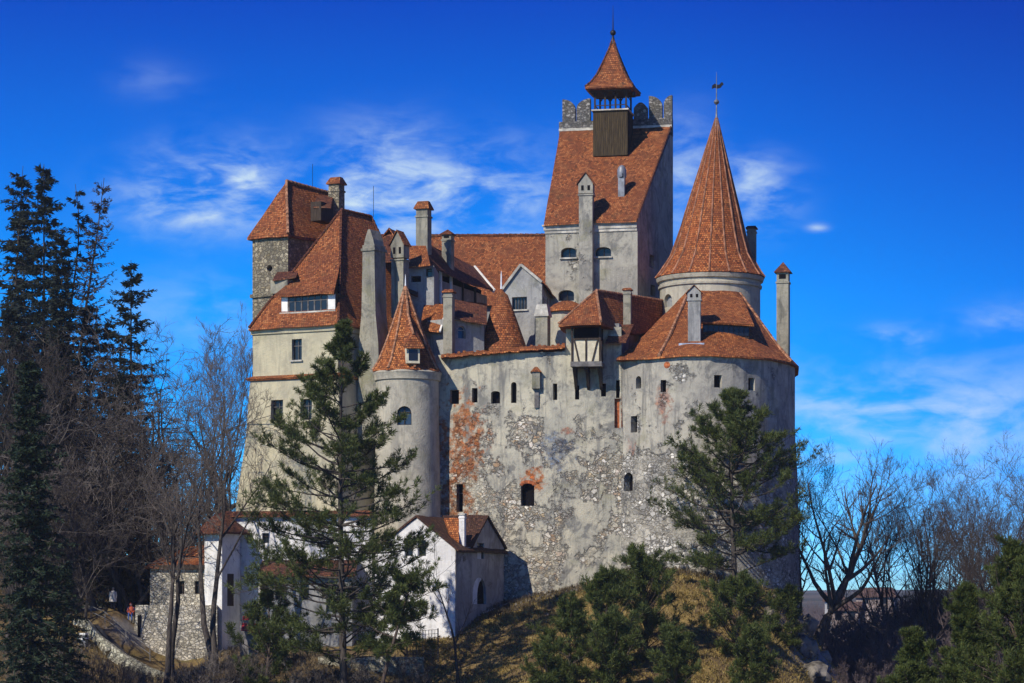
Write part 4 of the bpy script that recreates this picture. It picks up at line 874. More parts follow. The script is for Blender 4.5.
for q, r_ in ((-.01, 2.4), (0, 2.86), (.018, 2.84), (.12, 2.36), (.35, 1.66), (.65, .90), (1.0, .05)):
    rr_.append([(tc[0] + (apx.x - tc[0]) * q + r_ * math.cos(2 * math.pi * (i + .32) / n8), tc[1] + r_ * math.sin(2 * math.pi * (i + .32) / n8), zt + H * q) for i in range(n8)])
rf = build('roof', MB().loft(rr_), 'roof_tile_bright', T)
m = MB()
for j in range(n8): m.ridge([r_[j] for r_ in rr_[2:]], .095, .34)
build('ridge_tiles', m, 'ridge_mortar', rf); finial(T, apx.x, apx.y, apx.z - .3, Z(274, 205), 'white_metal', r=.06)
dc = P(413, 355, 202.45); D = Fr((dc.x, dc.y), R(-10)); z0, z1, z2 = Z(364, 203), Z(348.5, 203), Z(312, 203)
dm = build('dormer', MB().loft([[D(u, v, z) for u, v in ((-.52, -.1), (.52, -.1), (.52, 2.0), (-.52, 2.0))] for z in (z0, z1)]), 'cream_panel', T)
build('pane', MB().loft([[D(u, v, z) for u, v in ((-.36, -.13), (.36, -.13), (.36, 0), (-.36, 0))] for z in (z0 + .22, z1 - .12)]), 'pane', dm)
m = MB(); tp = Vector((apx.x + .2, tc[1] - .9, z2)); f0, f1, fk = D(-.85, -.4, z1 - .12), D(.85, -.4, z1 - .12), D(0, -.4, z1 + .9)
for s_a in (f0, f1): m.add([s_a, fk, tp, s_a + Vector((0, 0, .12)), fk + Vector((0, 0, .1)), tp + Vector((0, 0, .1))], [(0, 1, 2), (3, 5, 4), (0, 3, 4, 1), (1, 4, 5, 2), (2, 5, 3, 0)])
m.add([f0, f1, fk, f0 + Vector((0, .08, 0)), f1 + Vector((0, .08, 0)), fk + Vector((0, .08, 0))], [(0, 1, 2), (5, 4, 3), (0, 3, 4, 1), (1, 4, 5, 2), (2, 5, 3, 0)])
build('dormer_roof', m, 'roof_tile', dm); build('dormer_ridge', MB().ridge([fk + Vector((0, 0, .06)), tp + Vector((0, 0, .08))], .09, .32), 'ridge_mortar', dm)

# ---- white tower house
A_, B_ = Vector((X(253, 207.5), 207.5)), Vector((X(338, 204), 204.0)); WT = Fr(tuple((A_ + B_) / 2), math.atan2(3.5, B_.x - A_.x)); hw = (B_ - A_).length / 2
T = thing('tower_house', 'tall cream tower house with steep hipped roof and wide window band', 'house', (WT.o[0], WT.o[1] + 5, -3))
zE = Z(324, 204); zM = Z(377, 205.5); DP = 13.0
up_ = [WT.xy(-hw, 0), WT.xy(hw, 0), WT.xy(hw + .6, DP), WT.xy(-hw, DP)]
lo_ = outset(up_, .16); cut = MB()
for r_ in ((291.5, 339, 302, 360), ): opening(cut, T, up_, r_, 'rect', .35, 'pane', frame='grey_wood', mull=1, sill='cornice')
opening(cut, T, lo_, (271.5, 400, 284, 421), 'rect', .35, 'pane', frame='grey_wood', mull=1, sill='cornice'); opening(cut, T, lo_, (301, 399, 313, 420), 'rect', .35, 'pane', frame='grey_wood', mull=1, sill='cornice')
lf = outset(up_, .16); bot = outset(up_, 1.1); lf2 = outset(up_, .45)
build('wall', MB().loft([ring(bot, -5), ring(outset(up_, .95), Z(500, 205)), ring(lf2, Z(440, 205)), ring(lf, zM)]), 'cream_plaster', T, cut=cut) if False else None
cut2 = MB()
bpy.data.objects  # (two storeys, the lower one battered)
m = MB().loft([ring(outset(up_, 1.25), -5), ring(outset(up_, 1.0), Z(505, 205)), ring(lf2, Z(440, 205)), ring(lf, zM - .05)]); build('lower_wall', m, 'cream_plaster', T, cut=cut)
cut3 = MB(); 
m = MB().prism(up_, zM - .06, zE + .1); 
build('upper_wall', m, 'cream_plaster', T, cut=cut)
sc_ = outset(up_, .42); m = MB().loft([ring(outset(up_, .1), zM - .22), ring(outset(up_, .36), zM - .14), ring(sc_, zM - .05), ring(sc_, zM + .03), ring(outset(up_, .02), zM + .22)]); build('string_course', m, 'roof_tile_bright', T)
m = MB().loft([ring(outset(up_, .02), zE - .55), ring(outset(up_, .12), zE - .5), ring(outset(up_, .16), zE - .25), ring(outset(up_, .3), zE - .1), ring(outset(up_, .3), zE)]); build('cornice', m, 'cream_plaster', T)
ee = [WT(-hw - .12, -.42, zE), WT(hw + .3, -.42, zE), WT(hw + 1.0, DP + .4, zE), WT(-hw - .12, DP + .4, zE)]
P1, P2 = P(341.5, 210, 214.0), P(371, 217, 217.6); P2.z = P1.z
lo = [v - Vector((0, 0, .16)) for v in ee]; m = MB().add(lo + ee + [P1, P2], [(3, 2, 1, 0)] + [(i, (i + 1) % 4, 4 + (i + 1) % 4, 4 + i) for i in range(4)] + [(4, 5, 8), (5, 6, 9, 8), (6, 7, 9), (7, 4, 8, 9)])
rf = build('roof', m, 'roof_tile', T)
m = MB(); m.ridge([ee[1] + Vector((0, 0, .05)), P1], .12); m.ridge([P1, P2], .12); m.ridge([ee[0] + Vector((0, 0, .05)), P1], .1); m.ridge([P2, ee[2]], .12); build('ridge_tiles', m, 'roof_tile_dark', rf)
# window band (shed dormer)
v0 = .75; zb, zt = Z(311, 205) , Z(293, 205); uL, uR = -1.75, 3.35
dm = build('dormer', MB().loft([[WT(u, v, z) for u, v in ((uL, v0), (uR, v0), (uR - .5, v0 + 4.5), (uL + .5, v0 + 4.5))] for z in (zb, zt)]), 'dark_wood', T)
wd = uR - uL
for u0, u1 in ((uL + .05, uL + .62), (uR - .72, uR - .05)): build('shutter_panel', MB().loft([[WT(u, v, z) for u, v in ((u0, v0 - .05), (u1, v0 - .05), (u1, v0 - .001), (u0, v0 - .001))] for z in (zb + .08, zt - .1)]), 'white_trim', dm)
m = MB(); m2 = MB()
for i in range(7):
    u = uL + .72 + (wd - 1.5) * i / 6; m.bar(WT(u, v0 - .03, zb + .05), WT(u, v0 - .03, zt - .05), .1)
    if i < 6: m2.loft([[WT(q, v, z) for q, v in ((u + .07, v0 - .02), (u + (wd - 1.5) / 6 - .07, v0 - .02), (u + (wd - 1.5) / 6 - .07, v0 - .002), (u + .07, v0 - .002))] for z in (zb + .1, zt - .15)])
m.bar(WT(uL + .7, v0 - .03, zb + (zt - zb) * .66), WT(uR - .75, v0 - .03, zb + (zt - zb) * .66), .06)
build('mullions', m, 'grey_wood', dm); build('pane', m2, 'pane', dm)
build('sill', MB().bar(WT(uL - .05, v0 - .1, zb + .03), WT(uR + .05, v0 - .1, zb + .03), .2, .12), 'cornice', dm)
a_, b_ = WT(uL - .35, v0 - .5, zt - .1), WT(uR + .1, v0 - .5, zt - .1); c_, d_ = WT(1.25, 5.3, zE + 6.3), WT(-1.75, 5.3, zE + 6.3); th = Vector((0, -.06, .16)); m1 = a_.lerp(d_, .5) - Vector((0, 0, .35)); m1b = b_.lerp(c_, .5) - Vector((0, 0, .35))
m = MB().loft([[a_, b_, b_ + th, a_ + th], [m1, m1b, m1b + th, m1 + th], [d_, c_, c_ + th, d_ + th]]); build('dormer_roof', m, 'roof_tile', dm)
build('cheek', MB().loft([[WT(u, v, z) for u, v in ((uL - .02, v0 + .02), (uL + .1, v0 + .02), (uL + .1, v0 + 3.5), (uL - .02, v0 + 3.5))] for z in (zb, zt + .2)]), 'chimney_plaster', dm)
# plastered shoulder by the stone tower
sA = P(284, 287, 209.2); build('shoulder', MB().box((sA.x, sA.y, Z(294, 209)), (1.6, 1.6, 1.1), R(26)), 'chimney_plaster', T)
q = [P(272.5, 281, 208.4), P(296, 277.5, 207.9), P(299, 273, 210.4), P(277, 274, 210.8)]; m = MB().loft([q, [v + Vector((0, 0, .12)) for v in q]]); build('shoulder_roof', m, 'roof_tile_dark', T)
bc_ = Fr(pt(374, 206.0), R(31)); m = MB(); zt_ = Z(246, 206)
m.loft([[bc_(u * w_, v * .8, z) for u, v in ((-1, -1), (1, -1), (1, 1), (-1, 1))] for w_, z in ((1.15, Z(440, 206)), (.95, Z(345, 206)), (.68, Z(315, 206)), (.58, Z(262, 206)), (.58, zt_))]); o = build('chimney', m, 'chimney_plaster', T); o['label'] = 'tall buttress-like chimney with a stepped pointed head'
m = MB(); m.loft([[bc_(u * .67, v * .9, z) for u, v in ((-1, -1), (1, -1), (1, 1), (-1, 1))] for z in (Z(252, 206), Z(249.5, 206))]); m.loft([[bc_(u, v, z) for u, z in ((-.5, zt_ + .003), (.5, zt_ + .003), (.4, zt_ + .45), (.1, zt_ + 1.25), (-.1, zt_ + 1.25), (-.4, zt_ + .45))] for v in (-.72, .72)]); build('chimney_cap', m, 'chimney_plaster', o)
for px in (373.5,): build('lightning_rod', MB().tube([P(px, 217, 217.2), P(px, 186, 217.2)], .022, 5), 'iron', T)

# ---- stone tower behind
A2, B2 = Vector((X(252.5, 216.4), 216.4)), Vector((X(288, 214.2), 214.2)); ST = Fr(tuple((A2 + B2) / 2), math.atan2(2.2, B2.x - A2.x)); h2 = (B2 - A2).length / 2
T = thing('stone_tower', 'rough brown stone tower with a steep hipped tile roof', 'tower', (ST.o[0], ST.o[1] + 3, 5)); sp_ = [ST.xy(-h2, 0), ST.xy(h2, 0), ST.xy(h2, 7.5), ST.xy(-h2, 7.5)]
zS = Z(235, 214.5); cut = MB(); opening(cut, T, sp_, (266.5, 265, 272.5, 272), 'round', .5, 'void', name='window')
build('wall', MB().prism(sp_, 0, zS + .1), 'tower_stone', T, cut=cut)
build('string_course', MB().prism(outset(sp_, .16), Z(296, 215), Z(292.5, 215)), 'tower_stone', T)
e2 = [ST(-h2 - .3, -.35, zS), ST(h2 + .3, -.35, zS), ST(h2 + .3, 7.9, zS), ST(-h2 - .3, 7.9, zS)]; S1 = P(286.5, 181, 217.4); S2 = P(336, 196, 221.5); S2.z = S1.z - .5
lo = [v - Vector((0, 0, .18)) for v in e2]; m = MB().add(lo + e2 + [S1, S2], [(3, 2, 1, 0)] + [(i, (i + 1) % 4, 4 + (i + 1) % 4, 4 + i) for i in range(4)] + [(4, 5, 8), (5, 6, 9, 8), (6, 7, 9), (7, 4, 8, 9)]); rf = build('roof', m, 'roof_tile', T)
m = MB(); m.ridge([e2[1], S1], .12); m.ridge([S1, S2], .12); build('ridge_tiles', m, 'ridge_mortar', rf)
dq = P(322, 213, 217.2); dm = build('dormer', MB().box((dq.x, dq.y, Z(222, 217)), (1.0, 2.2, 1.6), R(24)), 'dark_wood', T)
q = [P(313, 208, 216.2), P(331, 208.5, 215.8), P(333, 198, 219.4), P(317, 196.5, 219.8)]; m = MB().loft([q, [v + Vector((0, 0, .14)) for v in q]]); build('dormer_roof', m, 'roof_tile_dark', dm)
chimney(T, 327.5, 345.5, 177.5, 225, 219.4, 24, 'slab', head=1.15, tile='roof_tile', body='tower_stone')
build('lightning_rod', MB().tube([P(312.5, 190, 219.5), P(312.5, 164, 219.5)], .022, 5), 'iron', T)
# ================================================================== the buildings at the foot of the castle
# ---- white gable house
T = thing('gable_cottage', 'bright white gabled house with a blind arch below the turret', 'house', (X(425, 198), 199, gz(X(425, 198), 199)))
h0, h1, h2 = pt(375, 197.2), pt(455, 194.6), pt(497, 203.6); h3 = (h0[0] + h2[0] - h1[0], h0[1] + h2[1] - h1[1]); hp = [h0, h1, h2, h3]
HF = Fr(((h0[0] + h1[0]) / 2, (h0[1] + h1[1]) / 2), math.atan2(h0[1] - h1[1], h1[0] - h0[0])); hw_ = math.hypot(h1[0] - h0[0], h1[1] - h0[1]) / 2; hd = math.hypot(h2[0] - h1[0], h2[1] - h1[1])
ze, zk = Z(549, 195), Z(518, 196); cut = MB(); u0 = .18
for r_ in ((404.5, 541, 413, 556), (417.5, 540, 426, 556)): opening(cut, T, hp, r_, 'rect', .4, 'pane', frame='timber_door')
opening(cut, T, hp, (394, 576, 430, 612), 'arch', .55, 'white_wash', name='blind_arch')
opening(cut, T, hp, (477.5, 543, 484, 559), 'rect', .4, 'pane', frame='timber_door', mull=0); opening(cut, T, hp, (474, 578, 486, 606), 'arch', .4, 'void', name='window')
m = MB(); b = [HF(-hw_, 0, -5), HF(hw_, 0, -5), HF(hw_, hd, -5), HF(-hw_, hd, -5)]; e = [HF(-hw_, 0, ze), HF(hw_, 0, ze), HF(hw_, hd, ze), HF(-hw_, hd, ze)]; kf, kb = HF(u0, 0, zk), HF(u0, hd, zk)
m.add(b + e + [kf, kb], [(3, 2, 1, 0), (0, 1, 5, 8, 4), (1, 2, 6, 5), (2, 3, 7, 9, 6), (3, 0, 4, 7), (4, 8, 9, 7), (5, 6, 9, 8)]); w = build('wall', m, 'white_wash', T, cut=cut)
# the flank's shade is put into its greyer plaster: a skin on the side wall with its own little gable
gk = hd * .62; m = MB(); sg = [(.02, -5), (hd - .1, -5), (hd - .1, ze), (hd - .1, Z(547, 203)), (gk, Z(517, 200)), (gk - 2.9, Z(547, 198)), (.02, ze)]
cut = MB(); sp2 = [HF.xy(hw_ + .06, 0), HF.xy(hw_ + .06, hd)]
ss = [HF.xy(hw_ + .06, 0), HF.xy(hw_ + .06, hd), HF.xy(-hw_, hd), HF.xy(-hw_, 0.01)]
opening(cut, T, ss, (477.5, 543, 484, 559), 'rect', .25, 'pane', frame='timber_door'); opening(cut, T, ss, (473, 577, 486, 604), 'arch', .25, 'void', name='door_opening')
m.loft([[HF(hw_ - .3, v, z) for v, z in sg], [HF(hw_ + .06, v, z) for v, z in sg]]); build('side_wall', m, 'shaded_side_plaster', T, cut=cut)
up = Vector((0, 0, .16)); m = MB()
q = [HF(hw_ + .35, -.15, ze - .22), HF(hw_ + .35, hd, ze - .22), HF(u0, hd, zk + .02), HF(u0, -.15, zk + .02)]; m.loft([q, [v + up for v in q]])
q = [HF(-hw_ - .3, -.15, ze - .25), HF(u0, -.15, zk + .02), HF(u0, hd, zk + .02), HF(-hw_ - .3, hd, ze - .25)]; m.loft([q, [v + up for v in q]])
zg = Z(517, 200)
for v1 in (gk - 3.1, hd + .1):
    q = [HF(hw_ + .25, v1, Z(549, 200)), HF(hw_ + .25, gk, zg + .02), HF(u0 - .5, gk, zg + .02), HF(u0 + .5, v1, Z(549, 200))]; m.loft([q, [v + up for v in q]])
build('roof', m, 'roof_tile_old', T)
chimney(T, 458.5, 466.5, 513, 552, 196.6, 18, 'slab', body='white_wash', tile='cornice', head=.3)
q = [P(444, 520, 197.6), P(459, 520, 197.2), P(459, 543, 196.2), P(450, 538, 196.6)]; build('tile_patch', MB().loft([q, [v + Vector((.0, -.12, .16)) for v in q]]), 'roof_tile_bright', T)
# ---- white court wall with tile coping, seen through the pine
T = thing('court_wall', 'long whitewashed wall with tile coping behind the big pine', 'wall', (X(285, 200), 200, gz(X(285, 200), 200)))
a_, b_ = pt(223, 201), pt(372, 199); m = MB(); n = Vector((b_[1] - a_[1], a_[0] - b_[0], 0)).normalized() * -1; A_, B_ = Vector((*a_, 0)), Vector((*b_, 0))
pl = [a_, b_, (B_ + n * .8).xy[:], (A_ + n * .8).xy[:]]; cut = MB()
for r_ in ((246, 533, 253, 543), (262, 533, 269, 543), (299, 560, 307, 574), (282, 560, 289, 574)): opening(cut, T, pl, r_, 'rect', .35, 'pane', frame='timber_door')
build('wall', MB().prism(pl, -5, Z(516, 200)), 'white_wash', T, cut=cut)
m = MB(); zc = Z(517, 200)
for k in range(1): 
    q = [A_ - n * .35 + Vector((-.2, 0, zc)), B_ - n * .35 + Vector((0, 0, zc)), B_ + n * 1.15 + Vector((0, 0, zc)), A_ + n * 1.15 + Vector((-.2, 0, zc))]; t_ = [A_ + n * .4 + Vector((-.2, 0, zc + .5)), B_ + n * .4 + Vector((0, 0, zc + .5))]
    m.add(q + t_, [(3, 2, 1, 0), (0, 1, 5, 4), (2, 3, 4, 5), (1, 2, 5), (3, 0, 4)])
build('coping', m, 'roof_tile_dark', T)
T = thing('lean_shed', 'low grey-white outbuilding with reddish lean-to roof behind the pine', 'shed', (X(300, 196), 197, gz(X(300, 196), 197)))
pl = [pt(262, 197.6), pt(352, 196), pt(356, 199), pt(266, 200.2)]; cut = MB()
for r_ in ((275, 583, 284, 600), (300, 582, 309, 600), (326, 582, 335, 612)): opening(cut, T, pl, r_, 'rect', .3, 'pane', frame='grey_wood', mull=1)
build('wall', MB().prism(pl, -5, Z(574, 197)), 'court_plaster', T, cut=cut)
q = [P(258, 577, 197.1), P(355, 577, 195.5), P(358, 562, 199), P(262, 562, 200.2)]; build('roof', MB().loft([q, [v + Vector((0, 0, .15)) for v in q]]), 'roof_tile_dark', T)
# ---- gatehouse: white pier, stone lodge
T = thing('gate_tower', 'narrow white gate pier with tiled hip roof behind a bare tree', 'tower', (X(215, 199), 199, gz(X(215, 199), 199)))
pl = [pt(204.5, 198.6), pt(222, 197.6), pt(240, 200.4), pt(222, 201.5)]; build('wall', MB().prism(pl, -4, Z(531, 198)), 'white_wash', T)
e = [Vector((*p, Z(532, 198))) for p in outset(pl, .7)]; k0, k1 = P(216, 514, 199.5), P(226, 513.5, 200); lo = [v - Vector((0, 0, .14)) for v in e]
build('roof', MB().add(lo + e + [k0, k1], [(3, 2, 1, 0)] + [(i, (i + 1) % 4, 4 + (i + 1) % 4, 4 + i) for i in range(4)] + [(4, 5, 8), (5, 6, 9, 8), (6, 7, 9), (7, 4, 8, 9)]), 'roof_tile_dark', T)
c, nn = hit(pl, 229, 588); build('door', MB().box((c.x + nn.x * .01, c.y + nn.y * .01, Z(606, 199)), (1.0, .1, 2.5), -R(57)), 'timber_door', T)
T = thing('stone_lodge', 'small rubble lodge with two square windows and red tile roof', 'house', (X(178, 200), 200.5, gz(X(178, 200), 200.5)))
pl = [pt(150, 200.6), pt(205, 199.0), pt(214, 203.5), pt(160, 205)]; cut = MB()
for r_ in ((178.5, 581, 184.5, 594), (194.3, 581, 201, 594)): opening(cut, T, pl, r_, 'rect', .35, 'pane', frame='timber_door', mull=1)
build('wall', MB().prism(pl, -4, Z(566, 200)), 'gate_stone', T, cut=cut)
e = [Vector((*p, Z(567, 200))) for p in outset(pl, .35)]; k0, k1 = P(182, 547, 202.5), P(206, 545, 202); lo = [v - Vector((0, 0, .16)) for v in e]
build('roof', MB().add(lo + e + [k0, k1], [(3, 2, 1, 0)] + [(i, (i + 1) % 4, 4 + (i + 1) % 4, 4 + i) for i in range(4)] + [(4, 5, 9, 8), (5, 6, 9), (6, 7, 8, 9), (7, 4, 8)]), 'roof_tile', T)
build('eave_board', MB().bar(P(150, 567, 200.3), P(207, 567, 198.6), .15, .3), 'dark_wood', T)
T = thing('terrace_wall', 'high pale rubble terrace wall under the stone lodge', 'wall', (X(176, 198), 198.3, gz(X(176, 198), 198.3)))
build('masonry', MB().loft([ring([pt(132, 197.6), pt(218, 196.4), pt(219, 199.0), pt(135, 200.4)], -6), ring([pt(135.5, 198.0), pt(217, 196.9), pt(217.5, 199.0), pt(137, 200.4)], Z(605, 197.5))]), 'gate_stone', T)
build('drain_slot', MB().box((X(139.5, 197.9), 197.85, Z(637, 197.9)), (.2, .3, 1.7), R(12)), 'void', T)
# ---- stair and its rubble parapet
T = thing('stair_parapet', 'sloping rubble parapet running down beside the dark stair', 'wall', (X(120, 191), 191, gz(X(120, 191), 191)))
pa_ = [(72, 619, 194.5), (86, 619, 193.2), (100, 636, 192.0), (125, 655, 190.6), (150, 668, 189.6), (178, 678, 188.8), (215, 682, 188.2)]
m = MB(); rings = []
for px, py, Y in pa_: p = P(px, py, Y); rings.append([Vector((p.x, Y - .25, p.z - 4)), Vector((p.x + .1, Y + .55, p.z - 4)), Vector((p.x + .1, Y + .5, p.z)), Vector((p.x, Y - .15, p.z))])
build('masonry', m.loft(rings), 'retaining_stone', T)
T = thing('stairway', 'stone stair coloured dark for shade, descending between parapet and terrace wall', 'stairs', (X(115, 195), 195, gz(X(115, 195), 195))); m = MB()
for i in range(44):
    q = i / 43; px = 92 + 62 * q; py = 617 + 46 * q; Y = 195.6 - 3.6 * q; p = P(px, py, Y); p.z = gz(p.x, p.y) + .12; m.box((p.x, p.y, p.z - 1.2), (.3, 2.6, 1.2), R(-25))
build('steps', m, 'shaded_step_stone', T)
m = MB(); L = [P(91, 606, 196.5), P(105, 612, 196), P(126, 630, 194.6), P(150, 648, 193)]
for a, b in zip(L, L[1:]): m.bar(a, b, .06); m.bar(a - Vector((0, 0, .45)), b - Vector((0, 0, .45)), .04)
for p in L: m.bar(p, p - Vector((0, 0, 1.0)), .06)
build('railing', m, 'grey_wood', T)
T = thing('kiosk', 'red fronted wooden kiosk half hidden by pine branches', 'kiosk', (X(251, 193), 193, gz(X(251, 193), 193)))
build('cabin', MB().box((X(252, 193.3), 193.4, gz(X(252, 193), 193) - .3), (1.5, 1.3, Z(620, 193) - gz(X(252, 193), 193) + .3), R(12)), 'grey_wood', T)
q = [P(241, 631, 192.2), P(259.5, 633, 191.9), P(261, 617, 193.2), P(243, 616.5, 193.5)]; build('awning', MB().loft([q, [v + Vector((0, .04, .06)) for v in q]]), 'red_paint', T)
T = thing('utility_box', 'small white box-shaped cabinet beside the rubble stair parapet', 'box', tuple(P(83, 646, 191.5)))
p = P(83, 648, 191.4); build('cabinet', MB().box((p.x, p.y, p.z), (.62, .45, .62), R(20)), 'lead', T); build('lid', MB().box((p.x, p.y, p.z + .62), (.72, .55, .5), R(20), .85), 'white_trim', T)
T = thing('low_wall', 'low mossy rubble wall at the foot of the big pine', 'wall', (X(375, 189), 189, gz(X(375, 189), 189))); build('masonry', MB().prism([pt(318, 189.6), pt(424, 188.4), pt(424, 189.2), pt(318, 190.4)], -7, Z(657, 189)), 'retaining_stone', T)
T = thing('mesh_fence', 'dark lattice fence panel below the white gabled house', 'fence', (X(422, 190), 191, gz(X(422, 190), 191))); m = MB(); a, b = P(407, 655, 191), P(438, 653, 190.5); up = Vector((0, 0, 1.75))
for i in range(11): q = a.lerp(b, i / 10); m.bar(q, q + up, .035)
for j in range(7): m.bar(a + up * (j / 6), b + up * (j / 6), .03)
build('lattice', m, 'iron', T)
m2 = MB(); m2.bar(a - up * .4, a + up * 1.05, .1); build('post', m2, 'iron', T); m2 = MB(); m2.bar(b - up * .4, b + up * 1.05, .1); build('post', m2, 'iron', T)
# path
def drape(name, quad, nu, nv, m, lift):
    a, b, c, d_ = [np.array(q) for q in quad]; U, V = np.meshgrid(np.linspace(0, 1, nu), np.linspace(0, 1, nv)); U = U[..., None]; V = V[..., None]
    p = (a * (1 - U) + b * U) * (1 - V) + (d_ * (1 - U) + c * U) * V; z = ground_z(p[..., 0].ravel(), p[..., 1].ravel()) + lift
    me = grid_mesh(name, p[..., 0], p[..., 1], z); me.materials.append(MAT[m]); o = bpy.data.objects.new(name, me); COL.objects.link(o); return o
o = drape('path', [pt(62, 201), pt(112, 198.0), pt(146, 202.5), pt(75, 206)], 30, 16, 'path_dirt', .05); tag(o, 'trodden path leading up to the castle gate', 'path', None, 'structure')
q = [pt(468, 198.5), pt(480, 198.2), pt(516, 201.9), pt(506, 202.3)]; o = drape('footway', q, 8, 16, 'cornice', .12); tag(o, 'pale narrow footway along the foot of the curtain wall', 'path', None, 'structure')

# ---- people on the path
def skin_body(name, joints, edges, radii, parent, m, base):
    me = bpy.data.meshes.new(name); me.from_pydata([Vector(j) for j in joints], edges, []); o = bpy.data.objects.new(name, me); COL.objects.link(o)
    md = o.modifiers.new('s', 'SKIN'); 
    for v, r_ in zip(me.skin_vertices[0].data, radii): v.radius = (r_, r_)
    me.skin_vertices[0].data[0].use_root = True
    sb = o.modifiers.new('d', 'SUBSURF'); sb.levels = 1; sb.render_levels = 1
    dg = bpy.context.evaluated_depsgraph_get(); dg.update(); nm = bpy.data.meshes.new_from_object(o.evaluated_get(dg)); bpy.data.objects.remove(o)
    nm.materials.clear(); nm.materials.append(MAT[m]); nm.polygons.foreach_set('use_smooth', [True] * len(nm.polygons)); o = bpy.data.objects.new(name, nm); COL.objects.link(o); o.parent = parent; return o
def head(parent, c, hair_m, long=False):
    x, y, z = c
    hd_ = MB().lathe(x, y, [(.03, z - .12), (.065, z - .09), (.08, z - .03), (.085, z + .03), (.07, z + .09), (.02, z + .12)], 12)
    hd_.box((x, y - .1, z - .02), (.03, .04, .045), 0)
    for s in (-1, 1): hd_.box((x + s * .085, y, z - .02), (.02, .04, .05), 0)
    h = build('head', hd_, 'skin', parent, smooth=60)
    for s in (-.03, .03): build('eye', MB().box((x + s, y - .08, z + .01), (.018, .012, .012), 0), 'dark_cloth', h)
    build('mouth', MB().box((x, y - .078, z - .065), (.04, .012, .01), 0), 'red_cloth', h)
    build('hair', MB().lathe(x, y + .02, [(.06, z - (.2 if long else .06)), (.095, z - .02), (.1, z + .05), (.08, z + .11), (.02, z + .145)], 12), hair_m, parent, smooth=60)
def person(label, px, Y, body_m, coat_m, leg_m, hair_m, seated=False):
    x, y = pt(px, Y); z = gz(x, y) + .05; T = thing('person', label, 'person', (x, y, z))
    if not seated:
        J = [(0, 0, .92), (0, .01, 1.15), (0, 0, 1.38), (0, -.01, 1.50), (-.10, 0, .86), (-.11, -.03, .48), (-.11, .02, .09), (-.11, -.14, .04), (.10, 0, .86), (.11, -.05, .48), (.12, 0, .09), (.12, -.16, .04), (-.20, 0, 1.40), (-.26, .02, 1.12), (-.24, -.06, .86), (-.24, -.08, .76), (.20, 0, 1.40), (.26, .02, 1.12), (.24, -.06, .86), (.24, -.08, .76)]
        Rr = [.15, .14, .14, .06, .10, .07, .045, .035, .10, .07, .045, .035, .07, .05, .04, .035, .07, .05, .04, .035]; hz = 1.63
        coat = [(.30, .62), (.29, .8), (.25, 1.0), (.21, 1.15), (.23, 1.35), (.16, 1.46), (.07, 1.5)]
    else:
        J = [(0, 0, .50), (0, .02, .75), (0, .0, .98), (0, -.01, 1.08), (-.10, -.05, .48), (-.12, -.42, .50), (-.12, -.42, .09), (-.12, -.56, .04), (.10, -.05, .48), (.12, -.42, .50), (.12, -.44, .09), (.12, -.58, .04), (-.20, 0, .98), (-.26, -.02, .72), (-.16, -.26, .58), (-.12, -.34, .56), (.20, 0, .98), (.26, -.02, .72), (.16, -.26, .58), (.12, -.34, .56)]
        Rr = [.15, .14, .14, .06, .10, .07, .045, .035, .10, .07, .045, .035, .07, .05, .04, .035, .07, .05, .04, .035]; hz = 1.21
        coat = [(.22, .42), (.24, .5), (.21, .72), (.23, .93), (.16, 1.04), (.07, 1.08)]
    E = [(0, 1), (1, 2), (2, 3), (0, 4), (4, 5), (5, 6), (6, 7), (0, 8), (8, 9), (9, 10), (10, 11), (2, 12), (12, 13), (13, 14), (14, 15), (2, 16), (16, 17), (17, 18), (18, 19)]
    skin_body('body', J, E, Rr, T, leg_m, z)
    build('coat', MB().lathe(x, y, [(r_, z + h) for r_, h in coat], 14), coat_m, T, smooth=60)
    sl_ = MB()
    for k in (12, 16): sl_.tube([Vector((x, y, z)) + Vector(J[k]), Vector((x, y, z)) + Vector(J[k + 1]), Vector((x, y, z)) + Vector(J[k + 2])], [.085, .068, .055], 8)
    s_m = MB(); build('sleeves', sl_, coat_m, T, smooth=60); head(T, (x, y, z + hz), hair_m, seated)
    if seated:
        st = tag(build('boulder', MB().box((x, y + .05, z - .2), (.6, .45, .62), R(9), .85), 'rock'), 'squat stone block used as a seat by the path', 'stone')
person('standing person in a long pale coat with pale hair', 113, 199.5, 'coat_cloth', 'coat_cloth', 'dark_cloth', 'hair')
person('seated person with red top and blue trousers', 131, 198.8, 'red_cloth', 'red_cloth', 'blue_cloth', 'red_cloth', True)
